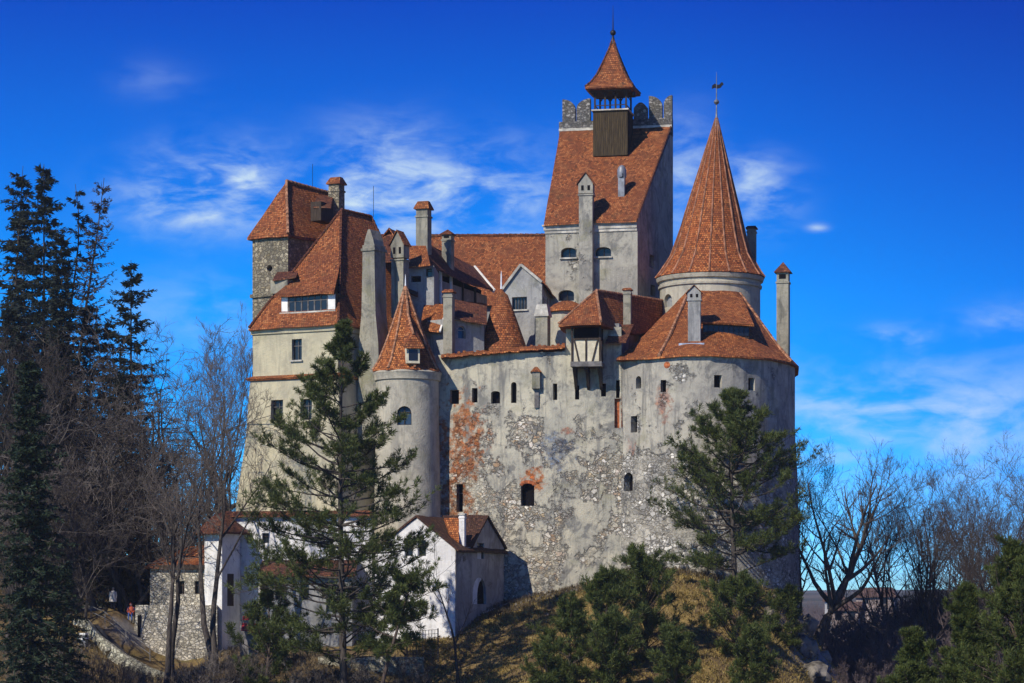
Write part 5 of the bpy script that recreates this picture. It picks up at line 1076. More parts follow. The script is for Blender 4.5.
# ---- distant village on the right
def cottage(name, label, px, pyb, Y, w, d_, hwall, hroof, wm, rm, a, hip=.0):
    x, y = pt(px, Y); z = Z(pyb, Y); T = thing(name, label, 'house', (x, y, z)); q = Fr((x, y), R(a))
    build('wall', MB().loft([[q(u, v, zz) for u, v in ((-w / 2, 0), (w / 2, 0), (w / 2, d_), (-w / 2, d_))] for zz in (z - 5, z + hwall)]), wm, T)
    e = [q(u, v, z + hwall) for u, v in ((-w / 2 - .5, -.5), (w / 2 + .5, -.5), (w / 2 + .5, d_ + .5), (-w / 2 - .5, d_ + .5))]; k0, k1 = q(-w / 2 - .5 + hip, d_ / 2, z + hwall + hroof), q(w / 2 + .5 - hip, d_ / 2, z + hwall + hroof)
    build('roof', MB().add([v - Vector((0, 0, .2)) for v in e] + e + [k0, k1], [(3, 2, 1, 0)] + [(i, (i + 1) % 4, 4 + (i + 1) % 4, 4 + i) for i in range(4)] + [(4, 5, 9, 8), (5, 6, 9), (6, 7, 8, 9), (7, 4, 8)]), rm, T)
    n = max(2, int(w / 2.6))
    for i in range(n):
        c = q(-w / 2 + w * (i + .5) / n, -.03, z + hwall * .5); build('window', MB().box((c.x, c.y, c.z - .6), (1.0, .12, 1.3), R(a)), 'pane', T)
cottage('village_house', 'distant long house with a dark brown roof between bare trees', 875, 604, 470, 7.0, 7, 1.4, 1.7, 'far_wall', 'far_roof', 14, 1.2)
cottage('village_house', 'distant pinkish house beside the leaning bare tree', 845, 622, 400, 4.2, 5, 1.9, 1.3, 'far_wall', 'far_roof', 20, .3)
cottage('village_house', 'distant small house with bright red roof above the low pine', 928, 642, 300, 2.4, 3, .9, .8, 'far_white', 'far_roof_red', 10, .3)
cottage('village_house', 'distant pale house at the left of the valley gap', 834, 612, 560, 4.0, 5, 2.5, 1.8, 'far_white', 'far_roof', 8, .4)
# ================================================================== trees
def unit(v): return v / np.maximum(np.linalg.norm(v, axis=-1, keepdims=True), 1e-9)
def grow(r, start, dr, length, k=5, wob=.18, trop=0.1, droop=0.0):
    """vectorised limbs: N polylines of k points that wander and turn up (or sag)"""
    N = len(start); pts = np.empty((N, k, 3)); pts[:, 0] = start; d_ = unit(dr); st = (length / (k - 1))[:, None]
    for i in range(1, k):
        d_ = d_ + r.normal(0, wob, (N, 3)) / math.sqrt(k - 1) * 1.6; d_[:, 2] += (trop - droop) / (k - 1) * 2; d_ = unit(d_); pts[:, i] = pts[:, i - 1] + d_ * st
    return pts
def tubes(Pn, Rn, m=4):
    N, k, _ = Pn.shape; T_ = np.empty_like(Pn); T_[:, 1:-1] = Pn[:, 2:] - Pn[:, :-2]; T_[:, 0] = Pn[:, 1] - Pn[:, 0]; T_[:, -1] = Pn[:, -1] - Pn[:, -2]; T_ = unit(T_)
    ref = np.where(np.abs(T_[..., 2:3]) < .9, np.array([0, 0, 1.0]), np.array([1.0, 0, 0])); x = unit(np.cross(T_, ref)); y = np.cross(T_, x); a = np.arange(m) * 2 * math.pi / m
    V = Pn[:, :, None] + (x[:, :, None] * np.cos(a)[:, None] + y[:, :, None] * np.sin(a)[:, None]) * Rn[:, :, None, None]
    idx = np.arange(N * k * m).reshape(N, k, m); q = np.stack([idx[:, :-1], np.roll(idx[:, :-1], -1, 2), np.roll(idx[:, 1:], -1, 2), idx[:, 1:]], -1).reshape(-1, 4)
    return V.reshape(-1, 3), q
def taper(N, k, r0, r1): return np.asarray(r0)[:, None] * (1 - np.linspace(0, 1, k)) + np.asarray(r1)[:, None] * np.linspace(0, 1, k)
def fork(r, Pn, Rn, n, lo=.25, hi=1.0, ang=(30, 60), lr=(.35, .6), rr=(.4, .6), lens=None):
    N, k, _ = Pn.shape; t = np.sort(r.uniform(lo, hi, (N, n)), 1); L = np.linalg.norm(Pn[:, 1:] - Pn[:, :-1], axis=-1).sum(1)
    f = t * (k - 1); i = np.minimum(f.astype(int), k - 2); w = (f - i)[..., None]; b = np.arange(N)[:, None]
    p = Pn[b, i] * (1 - w) + Pn[b, i + 1] * w; tg = unit(Pn[b, i + 1] - Pn[b, i]); rad = Rn[b, i] * (1 - w[..., 0]) + Rn[b, i + 1] * w[..., 0]
    q = r.normal(size=(N, n, 3)); q = unit(q - (q * tg).sum(-1, keepdims=True) * tg); a = np.radians(r.uniform(*ang, (N, n)))[..., None]
    d_ = tg * np.cos(a) + q * np.sin(a); ln = L[:, None] * r.uniform(*lr, (N, n)) * (1.1 - .36 * t); rd = rad * r.uniform(*rr, (N, n))
    return p.reshape(-1, 3), d_.reshape(-1, 3), ln.ravel(), rd.ravel()
def cat_(parts):
    V = []; Q = []; b = 0
    for v, q in parts: V.append(v); Q.append(q + b); b += len(v)
    return np.concatenate(V), np.concatenate(Q)
def needles_mesh(r, pos, axis_, size, K=16, spread=.75, width=.05, up=.0):
    """a tuft of K needles at every point"""
    N = len(pos); ax = unit(axis_)[:, None] + r.normal(0, spread, (N, K, 3)); ax[..., 2] += up; d_ = unit(ax); s = unit(np.cross(d_, r.normal(size=(N, K, 3)))) * (width * size[:, None, None] * r.uniform(.7, 1.3, (N, K, 1)))
    b = pos[:, None] + r.normal(0, .10, (N, K, 3)) * size[:, None, None]; t = b + d_ * size[:, None, None] * r.uniform(.6, 1.15, (N, K, 1)); mid = b + (t - b) * .5
    V = np.stack([b, mid + s, t, mid - s], 2).reshape(-1, 3); return V, np.arange(len(V)).reshape(-1, 4)
def link(name, VQ, m, parent, smooth=True):
    me = np_mesh(name, *VQ, smooth); me.materials.append(MAT[m]); o = bpy.data.objects.new(name, me); COL.objects.link(o); o.parent = parent; return o
def root(name, label, cat, px=None, Y=None, group=None, xy=None, dz=-.25):
    x, y = xy or pt(px, Y); return thing(name, label, cat, (x, y, gz(x, y) + dz), group)

def pine(T, H, rad, seed, mat_n='pine_needles', bare=.12, whorl=.85, nb=6, tuft=.42, tr=.26, K=15, shape='cone', lean=(0, 0), dens=1.0, bk='pine_bark', ragged=.25, inner=.22, flat=1.0):
    r = np.random.default_rng(seed); k = 14; zs = np.linspace(0, 1, k); tp = np.zeros((1, k, 3)); tp[0, :, 2] = zs * H; tp[0, :, 0] = lean[0] * zs ** 1.5 + np.sin(zs * 5 + seed) * .12; tp[0, :, 1] = lean[1] * zs ** 1.5
    R_ = (tr * (1 - zs) ** .85 + .02)[None]
    st = []; dr = []; ln = []; h = bare
    while h < .985:
        q = (h - bare) / (1 - bare); env = min(1, (1 - q) * 1.75) ** .9 * (.72 + .28 * min(1, q / .15)) if shape == 'cone' else (math.sin(math.pi * min(1, q * .80 + .16)) ** .8)
        a0 = r.uniform(0, 6.28); n = max(3, int(nb * (.6 + .6 * env)))
        for j in range(n):
            if r.uniform() < ragged * .5: continue
            a = a0 + 2 * math.pi * j / n + r.normal(0, .22); el = ((.02 + .75 * q ** 2.2) if shape == 'cone' else (.38 + .8 * q)) + r.normal(0, .16); hh = min(.99, h + r.normal(0, .25) * whorl / H)
            i = hh * (k - 1); f = int(i); w = i - f; st.append(tp[0, f] * (1 - w) + tp[0, min(k - 1, f + 1)] * w); dr.append((math.cos(a) * math.cos(el), math.sin(a) * math.cos(el), math.sin(el))); ln.append(max(.35, rad * env * r.uniform(1 - ragged, 1.12)))
        h += whorl * r.uniform(.75, 1.25) / H * (1 - .35 * q)
    st, dr, ln = np.array(st), np.array(dr), np.array(ln); B = grow(r, st, dr, ln, 7, .13, .22, .05); RB = taper(len(B), 7, np.clip(ln * .016, .016, .09), np.full(len(B), .012))
    p, d_, l2, r2 = fork(r, B, RB, int(9 * dens), inner, .98, (35, 65), (.15, .32), (.5, .7)); d_[:, 2] = d_[:, 2] * flat + .14; S = grow(r, p, d_, np.maximum(l2, .25), 4, .15, .30); RS = taper(len(S), 4, np.clip(r2, .008, .03), np.full(len(S), .006))
    link('trunk', cat_([tubes(tp, R_, 8), tubes(B, RB, 5), tubes(S, RS, 3)]), bk, T)
    t3 = []; a3 = []
    for f in (.45, .75, 1.0):
        i = f * 3; j = min(2, int(i)); w = i - j; t3.append(S[:, j] * (1 - w) + S[:, j + 1] * w); a3.append(unit(S[:, j + 1] - S[:, j]) * 1.0 + np.array([0, 0, .35]))
    t3.append(B[:, -1]); a3.append(unit(B[:, -1] - B[:, -2]) + np.array([0, 0, .4])); t3.append(B[:, -2]); a3.append(unit(B[:, -1] - B[:, -2]) + np.array([0, 0, .4]))
    t3.append(tp[0, -1:] + 0); a3.append(np.array([[0, 0, 1.0]])); pos, ax = np.concatenate(t3), np.concatenate(a3); sz_ = tuft * r.uniform(.75, 1.3, len(pos))
    link('crown', needles_mesh(r, pos, ax, sz_, int(K * 1.5), .62, .052), mat_n, T)

def spruce(T, H, rad, seed, mat_n='spruce_needles', bare=.05, whorl=.55, nb=7, droop=.55, lean=(0, 0), sparse=0.0, K=9, size=.42, bk='dark_bark', ragged=.2, kink=0.0, tr=None):
    r = np.random.default_rng(seed); k = 14; zs = np.linspace(0, 1, k); tp = np.zeros((1, k, 3)); tp[0, :, 2] = zs * H; tp[0, :, 0] = lean[0] * zs ** 1.4 + kink * np.sin(zs * 9) * zs; tp[0, :, 1] = lean[1] * zs
    R_ = ((tr or H * .0085) * (1 - zs) + .02)[None]; st = []; dr = []; ln = []; h = bare
    while h < .985:
        q = (h - bare) / (1 - bare); env = (1 - q) ** .62 * (.7 + .3 * r.uniform()) + .03
        a0 = r.uniform(0, 6.28); n = max(3, int(nb * (.55 + .6 * (1 - q))))
        for j in range(n):
            if r.uniform() < sparse: continue
            a = a0 + 2 * math.pi * j / n + r.normal(0, .2); el = -.10 + .45 * q ** 2 + r.normal(0, .12); hh = min(.99, max(bare, h + r.normal(0, .2) * whorl / H)); i = hh * (k - 1); f = int(i); w = i - f
            st.append(tp[0, f] * (1 - w) + tp[0, min(k - 1, f + 1)] * w); dr.append((math.cos(a) * math.cos(el), math.sin(a) * math.cos(el), math.sin(el))); ln.append(max(.3, rad * env * r.uniform(1 - ragged * 1.6, 1.1)))
        h += whorl * r.uniform(.8, 1.25) / H * (1 - .3 * q)
    st, dr, ln = np.array(st), np.array(dr), np.array(ln); B = grow(r, st, dr, ln, 7, .10, .40, droop); RB = taper(len(B), 7, np.clip(ln * .014, .012, .07), np.full(len(B), .008))
    N = len(B); n = 11; t = np.linspace(.12, 1, n)[None] + r.uniform(-.03, .03, (N, n)); f = np.clip(t, 0, .999) * 6; i = f.astype(int); w = (f - i)[..., None]; b = np.arange(N)[:, None]
    p = B[b, i] * (1 - w) + B[b, i + 1] * w; tg = unit(B[b, i + 1] - B[b, i]); side = unit(np.cross(tg, np.array([0, 0, 1.0]))); sg = np.where(r.uniform(size=(N, n, 1)) < .5, -1, 1)
    ax = tg * .7 + side * sg * .9 + np.array([0, 0, -.30]); wid = (1 - np.clip(t, 0, 1)) * .55 + .25; pos = (p + side * sg * (ln[:, None] * .10 * (1 - t))[..., None] * r.uniform(0, 1.6, (N, n, 1))).reshape(-1, 3); sz_ = (size * (wid + .35) * r.uniform(.7, 1.25, (N, n))).ravel()
    keep = r.uniform(size=len(pos)) > sparse * .8
    link('trunk', cat_([tubes(tp, R_, 7), tubes(B, RB, 4)]), bk, T)
    link('crown', needles_mesh(r, pos[keep], ax.reshape(-1, 3)[keep], sz_[keep], K, .42, .11), mat_n, T)

def bare_tree(T, H, seed, r0=.22, limbs=7, spread=(18, 45), b2=7, b3=7, b4=5, bare=.3, bk='dark_bark', tw='twig_bark', lean=(0, 0), wob=.16, trop=.25, multi=0, mint=.009, lmul=1.0, l3=(.30, .55)):
    r = np.random.default_rng(seed); base = np.zeros((1, 3)) if not multi else np.c_[r.normal(0, .25, (multi, 2)), np.zeros(multi)]
    d0 = np.array([[lean[0], lean[1], 1.0]]) if not multi else np.c_[r.normal(0, .28, (multi, 2)) + np.array(lean), np.ones(multi)]
    N = len(base); A = grow(r, base, d0, np.full(N, H * .82) * (r.uniform(.75, 1.05, N) if multi else 1), 11, wob, .12); RA = taper(N, 11, np.full(N, r0), np.full(N, r0 * .13)); RA[:, 0] *= 1.35
    p, d_, l, q = fork(r, A, RA, limbs, bare, .97, spread, (.32 * lmul, .58 * lmul), (.5, .78)); B = grow(r, p, d_, l, 8, wob, trop); RB = taper(len(B), 8, q, np.maximum(q * .2, mint))
    p, d_, l, q = fork(r, B, RB, b2, .18, 1.0, (30, 68), (.30, .58), (.5, .75)); Cc = grow(r, p, d_, l, 6, wob * .75, trop); RC_ = taper(len(Cc), 6, np.maximum(q, mint * 1.3), np.full(len(Cc), mint))
    p, d_, l, q = fork(r, Cc, RC_, b3, .15, 1.0, (30, 70), l3, (.5, .8)); D = grow(r, p, d_, np.maximum(l, .25), 4, wob * .6, trop); RD = taper(len(D), 4, np.maximum(q, mint), np.full(len(D), mint * .75))
    tw_ = [tubes(Cc, RC_, 4), tubes(D, RD, 3)]
    if b4:
        p, d_, l, q = fork(r, D, RD, b4, .2, 1.0, (25, 65), (.35, .75), (.6, .9)); E = grow(r, p, d_, np.maximum(l, .18), 3, .1, trop); RE = taper(len(E), 3, np.full(len(E), mint * .85), np.full(len(E), mint * .55)); tw_.append(tubes(E, RE, 3))
    link('trunk', cat_([tubes(A, RA, 8), tubes(B, RB, 6)]), bk, T); link('crown', cat_(tw_), tw, T)
def htop(px, Y, top): x, y = pt(px, Y); return Z(top, Y) - gz(x, y) + .25

# ---- the two pines that stand in front of the castle
T = root('pine_tree', 'tall black pine standing in front of the cream tower house', 'tree', 342, 180); pine(T, htop(342, 180, 324), 7.0, 8, bare=.14, whorl=1.15, nb=7, tr=.27, tuft=.40, ragged=.34, K=15, inner=.36, flat=.3, dens=1.4, bk='dark_bark')
T = root('pine_tree', 'full pine growing against the right of the bastion wall', 'tree', 733, 195); pine(T, htop(733, 195, 391), 6.7, 14, bare=.16, whorl=.95, nb=7, tr=.22, tuft=.40, ragged=.36, dens=1.3, K=14, inner=.32, flat=.35, bk='dark_bark')
T = root('pine_tree', 'slim pine with a leaning bare trunk before the white gabled house', 'tree', 380, 176); pine(T, htop(380, 176, 576), 3.0, 23, bare=.5, whorl=.95, nb=5, tr=.16, tuft=.44, lean=(2.2, 0), ragged=.4)
YP = dict(bare=.02, shape='round', ragged=.7, K=13, inner=.4)
T = root('pine_tree', 'bushy young pine at the foot of the curtain wall', 'tree', 645, 183); pine(T, htop(645, 183, 564), 3.9, 31, 'young_needles', whorl=.7, nb=7, tuft=.40, tr=.15, dens=.85, **YP)
T = root('pine_tree', 'leafy young pine between the bushiest one and the dry grass bank', 'tree', 608, 180); pine(T, htop(608, 180, 584), 3.6, 33, 'young_needles', whorl=.65, nb=7, tuft=.40, tr=.13, dens=.85, **YP)
T = root('pine_tree', 'low spreading young pine nearest the dry grass bank', 'tree', 568, 178); pine(T, htop(568, 178, 612), 3.2, 37, 'young_needles', whorl=.6, nb=7, tuft=.38, tr=.12, dens=.85, **YP)
T = root('pine_tree', 'round young pine below the bastion pine on the rocky edge', 'tree', 738, 184); pine(T, htop(738, 184, 594), 3.9, 41, 'young_needles', whorl=.6, nb=7, tuft=.38, tr=.12, dens=.85, **YP)
T = root('pine_tree', 'dark small pine at the lower edge between two rounder young pines', 'tree', 674, 172); pine(T, htop(674, 172, 640), 2.5, 43, 'young_needles', whorl=.5, nb=7, tuft=.36, tr=.1, dens=.85, **YP)
T = root('pine_tree', 'low wide pine at the bottom edge under the leafy young pine', 'tree', 612, 174); pine(T, htop(612, 174, 628), 3.4, 45, 'young_needles', whorl=.55, nb=8, tuft=.40, tr=.1, dens=.85, **YP)
T = root('pine_tree', 'smallest pine at the bottom edge next to the dry grass bank', 'tree', 548, 173); pine(T, htop(548, 173, 652), 2.4, 46, 'young_needles', whorl=.5, nb=7, tuft=.36, tr=.1, dens=.85, **YP)
T = root('pine_tree', 'squat pine at the bottom edge below the rocky crest', 'tree', 752, 175); pine(T, htop(752, 175, 642), 3.0, 47, 'young_needles', whorl=.55, nb=8, tuft=.40, tr=.1, dens=.85, **YP)
T = root('pine_tree', 'scrubby little pine clinging to the rocky crest', 'tree', 786, 194); pine(T, htop(786, 194, 596), 2.4, 48, 'young_needles', whorl=.55, nb=7, tuft=.36, tr=.1, dens=.85, **YP)
T = root('pine_tree', 'tall near pine filling the lower right corner', 'tree', 1018, 120); pine(T, htop(1018, 120, 561), 3.1, 51, 'young_needles', bare=.2, whorl=.55, nb=7, tuft=.27, tr=.16, shape='round', dens=1.05, K=17, ragged=.6, inner=.3)
T = root('pine_tree', 'mid-height near pine beside the tall one in the corner', 'tree', 966, 123); pine(T, htop(966, 123, 598), 2.5, 55, 'young_needles', bare=.1, whorl=.5, nb=7, tuft=.27, tr=.15, shape='round', dens=1.2, K=18, ragged=.6, inner=.3)
T = root('pine_tree', 'lowest near pine left of the others in the corner', 'tree', 912, 124); pine(T, htop(912, 124, 638), 2.3, 53, 'young_needles', bare=.05, whorl=.5, nb=7, tuft=.27, tr=.14, shape='round', dens=1.2, K=18, ragged=.6, inner=.3)
T = root('pine_tree', 'low pine under the big black pine at the lower left centre', 'tree', 268, 182); pine(T, htop(268, 182, 600), 3.6, 61, bare=.05, whorl=.95, nb=6, tuft=.40, tr=.14, shape='round', ragged=.5)
# ---- spruces on the wooded slope
fn = dict(mat_n='far_needles')
sp = [('spruce_tree', 'near dark spruce with heavy drooping boughs at the left edge', 30, 172, 358, 5.2, dict(whorl=.75, nb=10, size=.56, K=11, bare=.06, droop=.5, ragged=.35, sparse=.03)),
      ('spruce_tree', 'ragged tall spruce cut by the left edge of the picture', 6, 226, 166, 8.2, dict(sparse=.22, ragged=.55, bare=.2, size=.66, lean=(1.5, 0), whorl=.95, nb=7, droop=.5, **fn)),
      ('spruce_tree', 'tall thin spruce with a sharp tip above the slope', 44, 222, 164, 7.2, dict(sparse=.15, ragged=.45, bare=.15, size=.62, whorl=.85, nb=8, droop=.5, **fn)),
      ('spruce_tree', 'crooked thin spruce with a bent bare top', 72, 226, 184, 6.0, dict(sparse=.5, ragged=.6, bare=.2, size=.55, kink=.7, whorl=1.0, nb=7, **fn)),
      ('spruce_tree', 'ragged spruce standing between the two tallest ones', 24, 230, 204, 7.0, dict(sparse=.2, ragged=.5, bare=.15, size=.62, whorl=.9, nb=8, droop=.5, **fn)),
      ('spruce_tree', 'shorter full spruce in front of the leaning larch', 62, 216, 238, 6.4, dict(sparse=.15, ragged=.45, bare=.1, size=.6, whorl=.85, nb=8, droop=.5, **fn)),
      ('spruce_tree', 'layered spruce with a clear pointed tip against the sky', 131, 216, 260, 7.0, dict(whorl=.9, nb=8, sparse=.12, ragged=.35, bare=.1, size=.55, droop=.35, **fn)),
      ('spruce_tree', 'short pointed spruce between the crooked and the layered one', 90, 218, 302, 4.6, dict(bare=.05, size=.55, whorl=.8, sparse=.15, **fn)),
      ('spruce_tree', 'stubby spruce just left of the layered one', 110, 219, 318, 4.6, dict(bare=.05, size=.55, sparse=.2, whorl=.85, **fn)),
      ('spruce_tree', 'broad dark spruce deep in the wood behind the bare thicket', 58, 214, 300, 6.5, dict(bare=.05, size=.6, whorl=.9, **fn)),
      ('spruce_tree', 'squat dark spruce behind the near spruce', 12, 212, 300, 6.5, dict(bare=.05, size=.6, whorl=.9, **fn)),
      ('spruce_tree', 'dark spruce at the wood edge beside the path', 122, 213, 370, 5.4, dict(bare=.03, size=.55, sparse=.1, whorl=.8, **fn)),
      ('spruce_tree', 'small dark spruce nearest the bare roadside trees', 92, 205, 460, 4.0, dict(bare=.03, size=.5, whorl=.8, **fn)),
      ('spruce_tree', 'young spruce under the near dark spruce', 64, 178, 560, 3.2, dict(bare=.02, size=.45, whorl=.7))]
for i, (nm, lab, px, Y, top_, rad, kw) in enumerate(sp): T = root(nm, lab, 'tree', px, Y); spruce(T, htop(px, Y, top_), rad, 100 + i, **kw)
T = root('larch_tree', 'leaning leafless larch with upswept twigs above the slope', 'tree', 64, 221); spruce(T, htop(64, 221, 178), 6.0, 131, 'dark_bark', bare=.2, whorl=.7, nb=8, sparse=.3, size=.5, K=4, lean=(3.4, 0), droop=.15, ragged=.5, kink=.15)
# ---- single bare trees
T = root('bare_tree', 'dark leafless tree with a curved trunk before the terrace wall', 'tree', 166, 186); bare_tree(T, htop(166, 186, 440), 201, .24, 8, lean=(-.07, 0), b4=4, bare=.42)
T = root('bare_tree', 'dark leafless tree forking in a Y beside the lodge', 'tree', 172, 187.5); bare_tree(T, htop(172, 187, 425), 203, .25, 7, spread=(16, 34), b4=4, bare=.36)
T = root('bare_tree', 'tall leafless tree with twin trunks before the white gate pier', 'tree', 215, 189); bare_tree(T, htop(215, 189, 362), 207, .26, 7, lean=(.03, 0), b4=4, bare=.3, multi=2, trop=.4, spread=(14, 34))
T = root('bare_tree', 'tall feathery leafless tree left of the cream tower house', 'tree', 236, 206); bare_tree(T, htop(236, 206, 322), 211, .2, 9, spread=(12, 30), b4=4, bare=.25, trop=.45, tw='twig_bark', lmul=.75)
T = root('bare_tree', 'feathery leafless tree with a straight stem above the lodge roof', 'tree', 210, 210); bare_tree(T, htop(210, 210, 318), 213, .2, 9, spread=(12, 30), b4=4, bare=.25, trop=.45, lmul=.75)
T = root('bare_tree', 'slender leafless sapling in front of the white gabled house', 'sapling', 459, 185); bare_tree(T, htop(459, 185, 540), 217, .13, 6, spread=(20, 45), b2=5, b3=4, b4=0, bare=.18, lmul=1.15)
RT = dict(tw='edge_bark', b2=7, b3=6, b4=5)
T = root('bare_tree', 'great spreading leafless tree right of the bastion', 'tree', 816, 206); bare_tree(T, htop(816, 206, 448), 227, .44, 13, spread=(25, 62), bare=.20, lean=(.10, 0), wob=.2, lmul=1.45, trop=.30, mint=.010, **RT)
T = root('bare_tree', 'multi-stemmed leafless tree rising behind the brown roofed house', 'tree', 916, 232); bare_tree(T, htop(916, 232, 448), 229, .24, 9, spread=(18, 45), bare=.25, multi=5, trop=.25, lmul=1.1, mint=.0085, **RT)
T = root('bare_tree', 'slim leafless tree standing between two multi-stemmed ones', 'tree', 951, 236); bare_tree(T, htop(951, 236, 466), 233, .22, 16, spread=(20, 52), bare=.2, trop=.25, lmul=1.15, mint=.0085, **RT)
T = root('bare_tree', 'leafless tree with many upright stems above the corner pine', 'tree', 987, 226); bare_tree(T, htop(987, 226, 456), 237, .24, 9, spread=(18, 45), bare=.25, multi=4, trop=.25, lmul=1.1, mint=.0085, **RT)
T = root('bare_tree', 'smaller leafless tree close against the right of the bastion', 'tree', 803, 222); bare_tree(T, htop(803, 222, 465), 241, .18, 14, bare=.3, trop=.25, spread=(20, 50), lmul=1.1, mint=.0085, **RT)
def proto4(seed, H, **kw): T = thing('bare_tree', 'slim leafless tree in the row of bare trees right of the castle', 'tree', (0, 0, 0), 'bare trees in the row right of the castle'); bare_tree(T, H, seed, **kw); return T, H
PR4 = [proto4(251, 14, r0=.17, limbs=15, spread=(20, 52), bare=.22, trop=.25, lmul=1.15, mint=.0085, b2=6, b3=6, b4=4, tw='edge_bark'), proto4(253, 14, r0=.16, limbs=9, multi=3, spread=(18, 48), bare=.22, trop=.25, lmul=1.1, mint=.0085, b2=6, b3=6, b4=4, tw='edge_bark')]
sp4 = [(886, 250, 472), (934, 256, 462), (970, 256, 466), (1008, 244, 462), (1028, 236, 464)]
# ---- the leafless wood on the slope: six trees, then copies
def proto(seed, H, **kw): T = thing('thicket_tree', 'leafless brown tree in the dense thicket on the slope left of the castle', 'tree', (0, 0, 0), 'leafless trees of the slope thicket'); bare_tree(T, H, seed, **kw); return T, H
PR = [proto(301, 11, r0=.17, limbs=9, b2=6, b3=6, b4=4, bare=.2, tw='dark_bark', trop=.08, spread=(30, 70), wob=.25, lmul=1.2), proto(302, 13, r0=.19, limbs=9, b2=6, b3=6, b4=4, bare=.25, tw='twig_bark', spread=(30, 75), trop=.0, wob=.25, lmul=1.1), proto(303, 9, r0=.13, limbs=6, multi=3, b2=6, b3=5, b4=3, bare=.2, tw='pale_bark', trop=.05, wob=.25), proto(304, 12, r0=.17, limbs=10, b2=6, b3=6, b4=4, bare=.2, tw='dark_bark', spread=(20, 50), trop=.2, wob=.2), proto(305, 7, r0=.09, limbs=6, multi=5, b2=5, b3=5, b4=3, bare=.1, tw='twig_bark', trop=.1, wob=.25)]
used = set(); r = np.random.default_rng(77)
spots = []
for px, Y, top_ in ((8, 200, 350), (40, 208, 330), (72, 203, 372), (100, 206, 392), (22, 210, 300), (58, 212, 318), (86, 212, 330), (118, 210, 352), (140, 208, 378), (152, 212, 365), (168, 210, 372), (182, 214, 352), (196, 212, 368), (226, 214, 352), (244, 214, 372),
                    (130, 203, 430), (146, 203, 440), (160, 206, 430), (112, 202, 455), (95, 201, 430), (70, 198, 440), (50, 196, 450), (20, 195, 430), (185, 206, 445), (200, 207, 455), (222, 207, 448), (238, 208, 460), (5, 190, 470), (85, 196, 500), (60, 190, 520), (150, 206, 500), (176, 208, 490), (120, 207, 500), (-12, 205, 300), (35, 202, 390), (103, 216, 330), (136, 216, 345), (205, 218, 380), (172, 219, 385), (158, 204, 470), (188, 209, 500), (140, 210, 500), (108, 210, 480), (72, 208, 480), (40, 200, 500), (20, 188, 540)): spots.append((px, Y, top_))
def scatter(PR, spots, lab, grp):
    for i, (px, Y, top_) in enumerate(spots):
        j = int(r.integers(len(PR))); T, H = PR[j]; o = T if j not in used else dup(T); used.add(j); x, y = pt(px, Y); o.location = (x, y, gz(x, y) - .2); s = max(.4, htop(px, Y, top_) / H); o.scale = (s * r.uniform(.85, 1.1), s * r.uniform(.85, 1.1), s); o.rotation_euler = (0, 0, r.uniform(0, 6.28)); o['label'] = lab; o['group'] = grp
scatter(PR, spots, 'leafless brown tree in the dense thicket on the slope left of the castle', 'leafless trees of the slope thicket')
used = set(); scatter(PR4, sp4, 'slim leafless tree in the row of bare trees right of the castle', 'bare trees in the row right of the castle')
# shrubs in the valley gap on the right
def proto2(seed, H, **kw): T = thing('bare_shrub', 'leafless purplish shrub in the valley scrub right of the castle hill', 'shrub', (0, 0, 0), 'leafless shrubs of the valley scrub'); bare_tree(T, H, seed, **kw); return T, H
PR2 = [proto2(311, 7, r0=.06, limbs=7, multi=7, b2=6, b3=5, b4=3, bare=.08, tw='twig_purple', mint=.012), proto2(312, 6, r0=.06, limbs=6, multi=8, b2=6, b3=5, b4=3, bare=.08, tw='twig_purple', spread=(15, 40), mint=.012)]
used = set(); sp2_ = [(px, Y, top_) for px, Y, top_ in ((838, 226, 622), (856, 235, 618), (872, 228, 615), (890, 240, 608), (905, 230, 612), (922, 242, 604), (940, 234, 602), (958, 240, 600), (976, 238, 604), (850, 215, 640), (868, 212, 645), (886, 216, 636), (902, 214, 640), (846, 252, 612), (865, 258, 608), (884, 262, 604), (930, 216, 630), (950, 218, 622), (995, 236, 600), (1012, 240, 602), (836, 205, 655), (858, 200, 662), (880, 202, 660), (900, 262, 603), (915, 268, 600), (935, 262, 598), (955, 266, 598), (970, 220, 618), (842, 196, 676), (866, 190, 680))]
scatter(PR2, sp2_, 'leafless purplish shrub in the valley scrub right of the castle hill', 'leafless shrubs of the valley scrub')
# shrubs on the near bank, lower left
used = set()
def proto3(seed, H, **kw): T = thing('bare_shrub', 'leafless brown shrub on the near bank below the stair', 'shrub', (0, 0, 0), 'leafless shrubs of the near bank'); bare_tree(T, H, seed, **kw); return T, H
PR3 = [proto3(321, 4, r0=.035, limbs=6, multi=8, b2=5, b3=4, b4=0, bare=.1, tw='twig_bark', mint=.008), proto3(322, 3.5, r0=.03, limbs=6, multi=9, b2=5, b3=4, b4=0, bare=.1, tw='pale_bark', mint=.008)]
sp3 = [(72, 181, 640), (92, 180, 648), (112, 181, 655), (132, 181, 658), (150, 181, 662), (190, 182, 655), (208, 181, 650), (228, 182, 652), (246, 182, 650), (262, 182, 656), (300, 182, 660), (322, 182, 662), (60, 183, 650), (40, 182, 655), (404, 183, 650), (425, 182, 660), (140, 184, 668), (180, 184, 668), (236, 187, 640), (20, 182, 650), (360, 182, 662)]
scatter(PR3, sp3, 'leafless brown shrub on the near bank below the stair', 'leafless shrubs of the near bank')
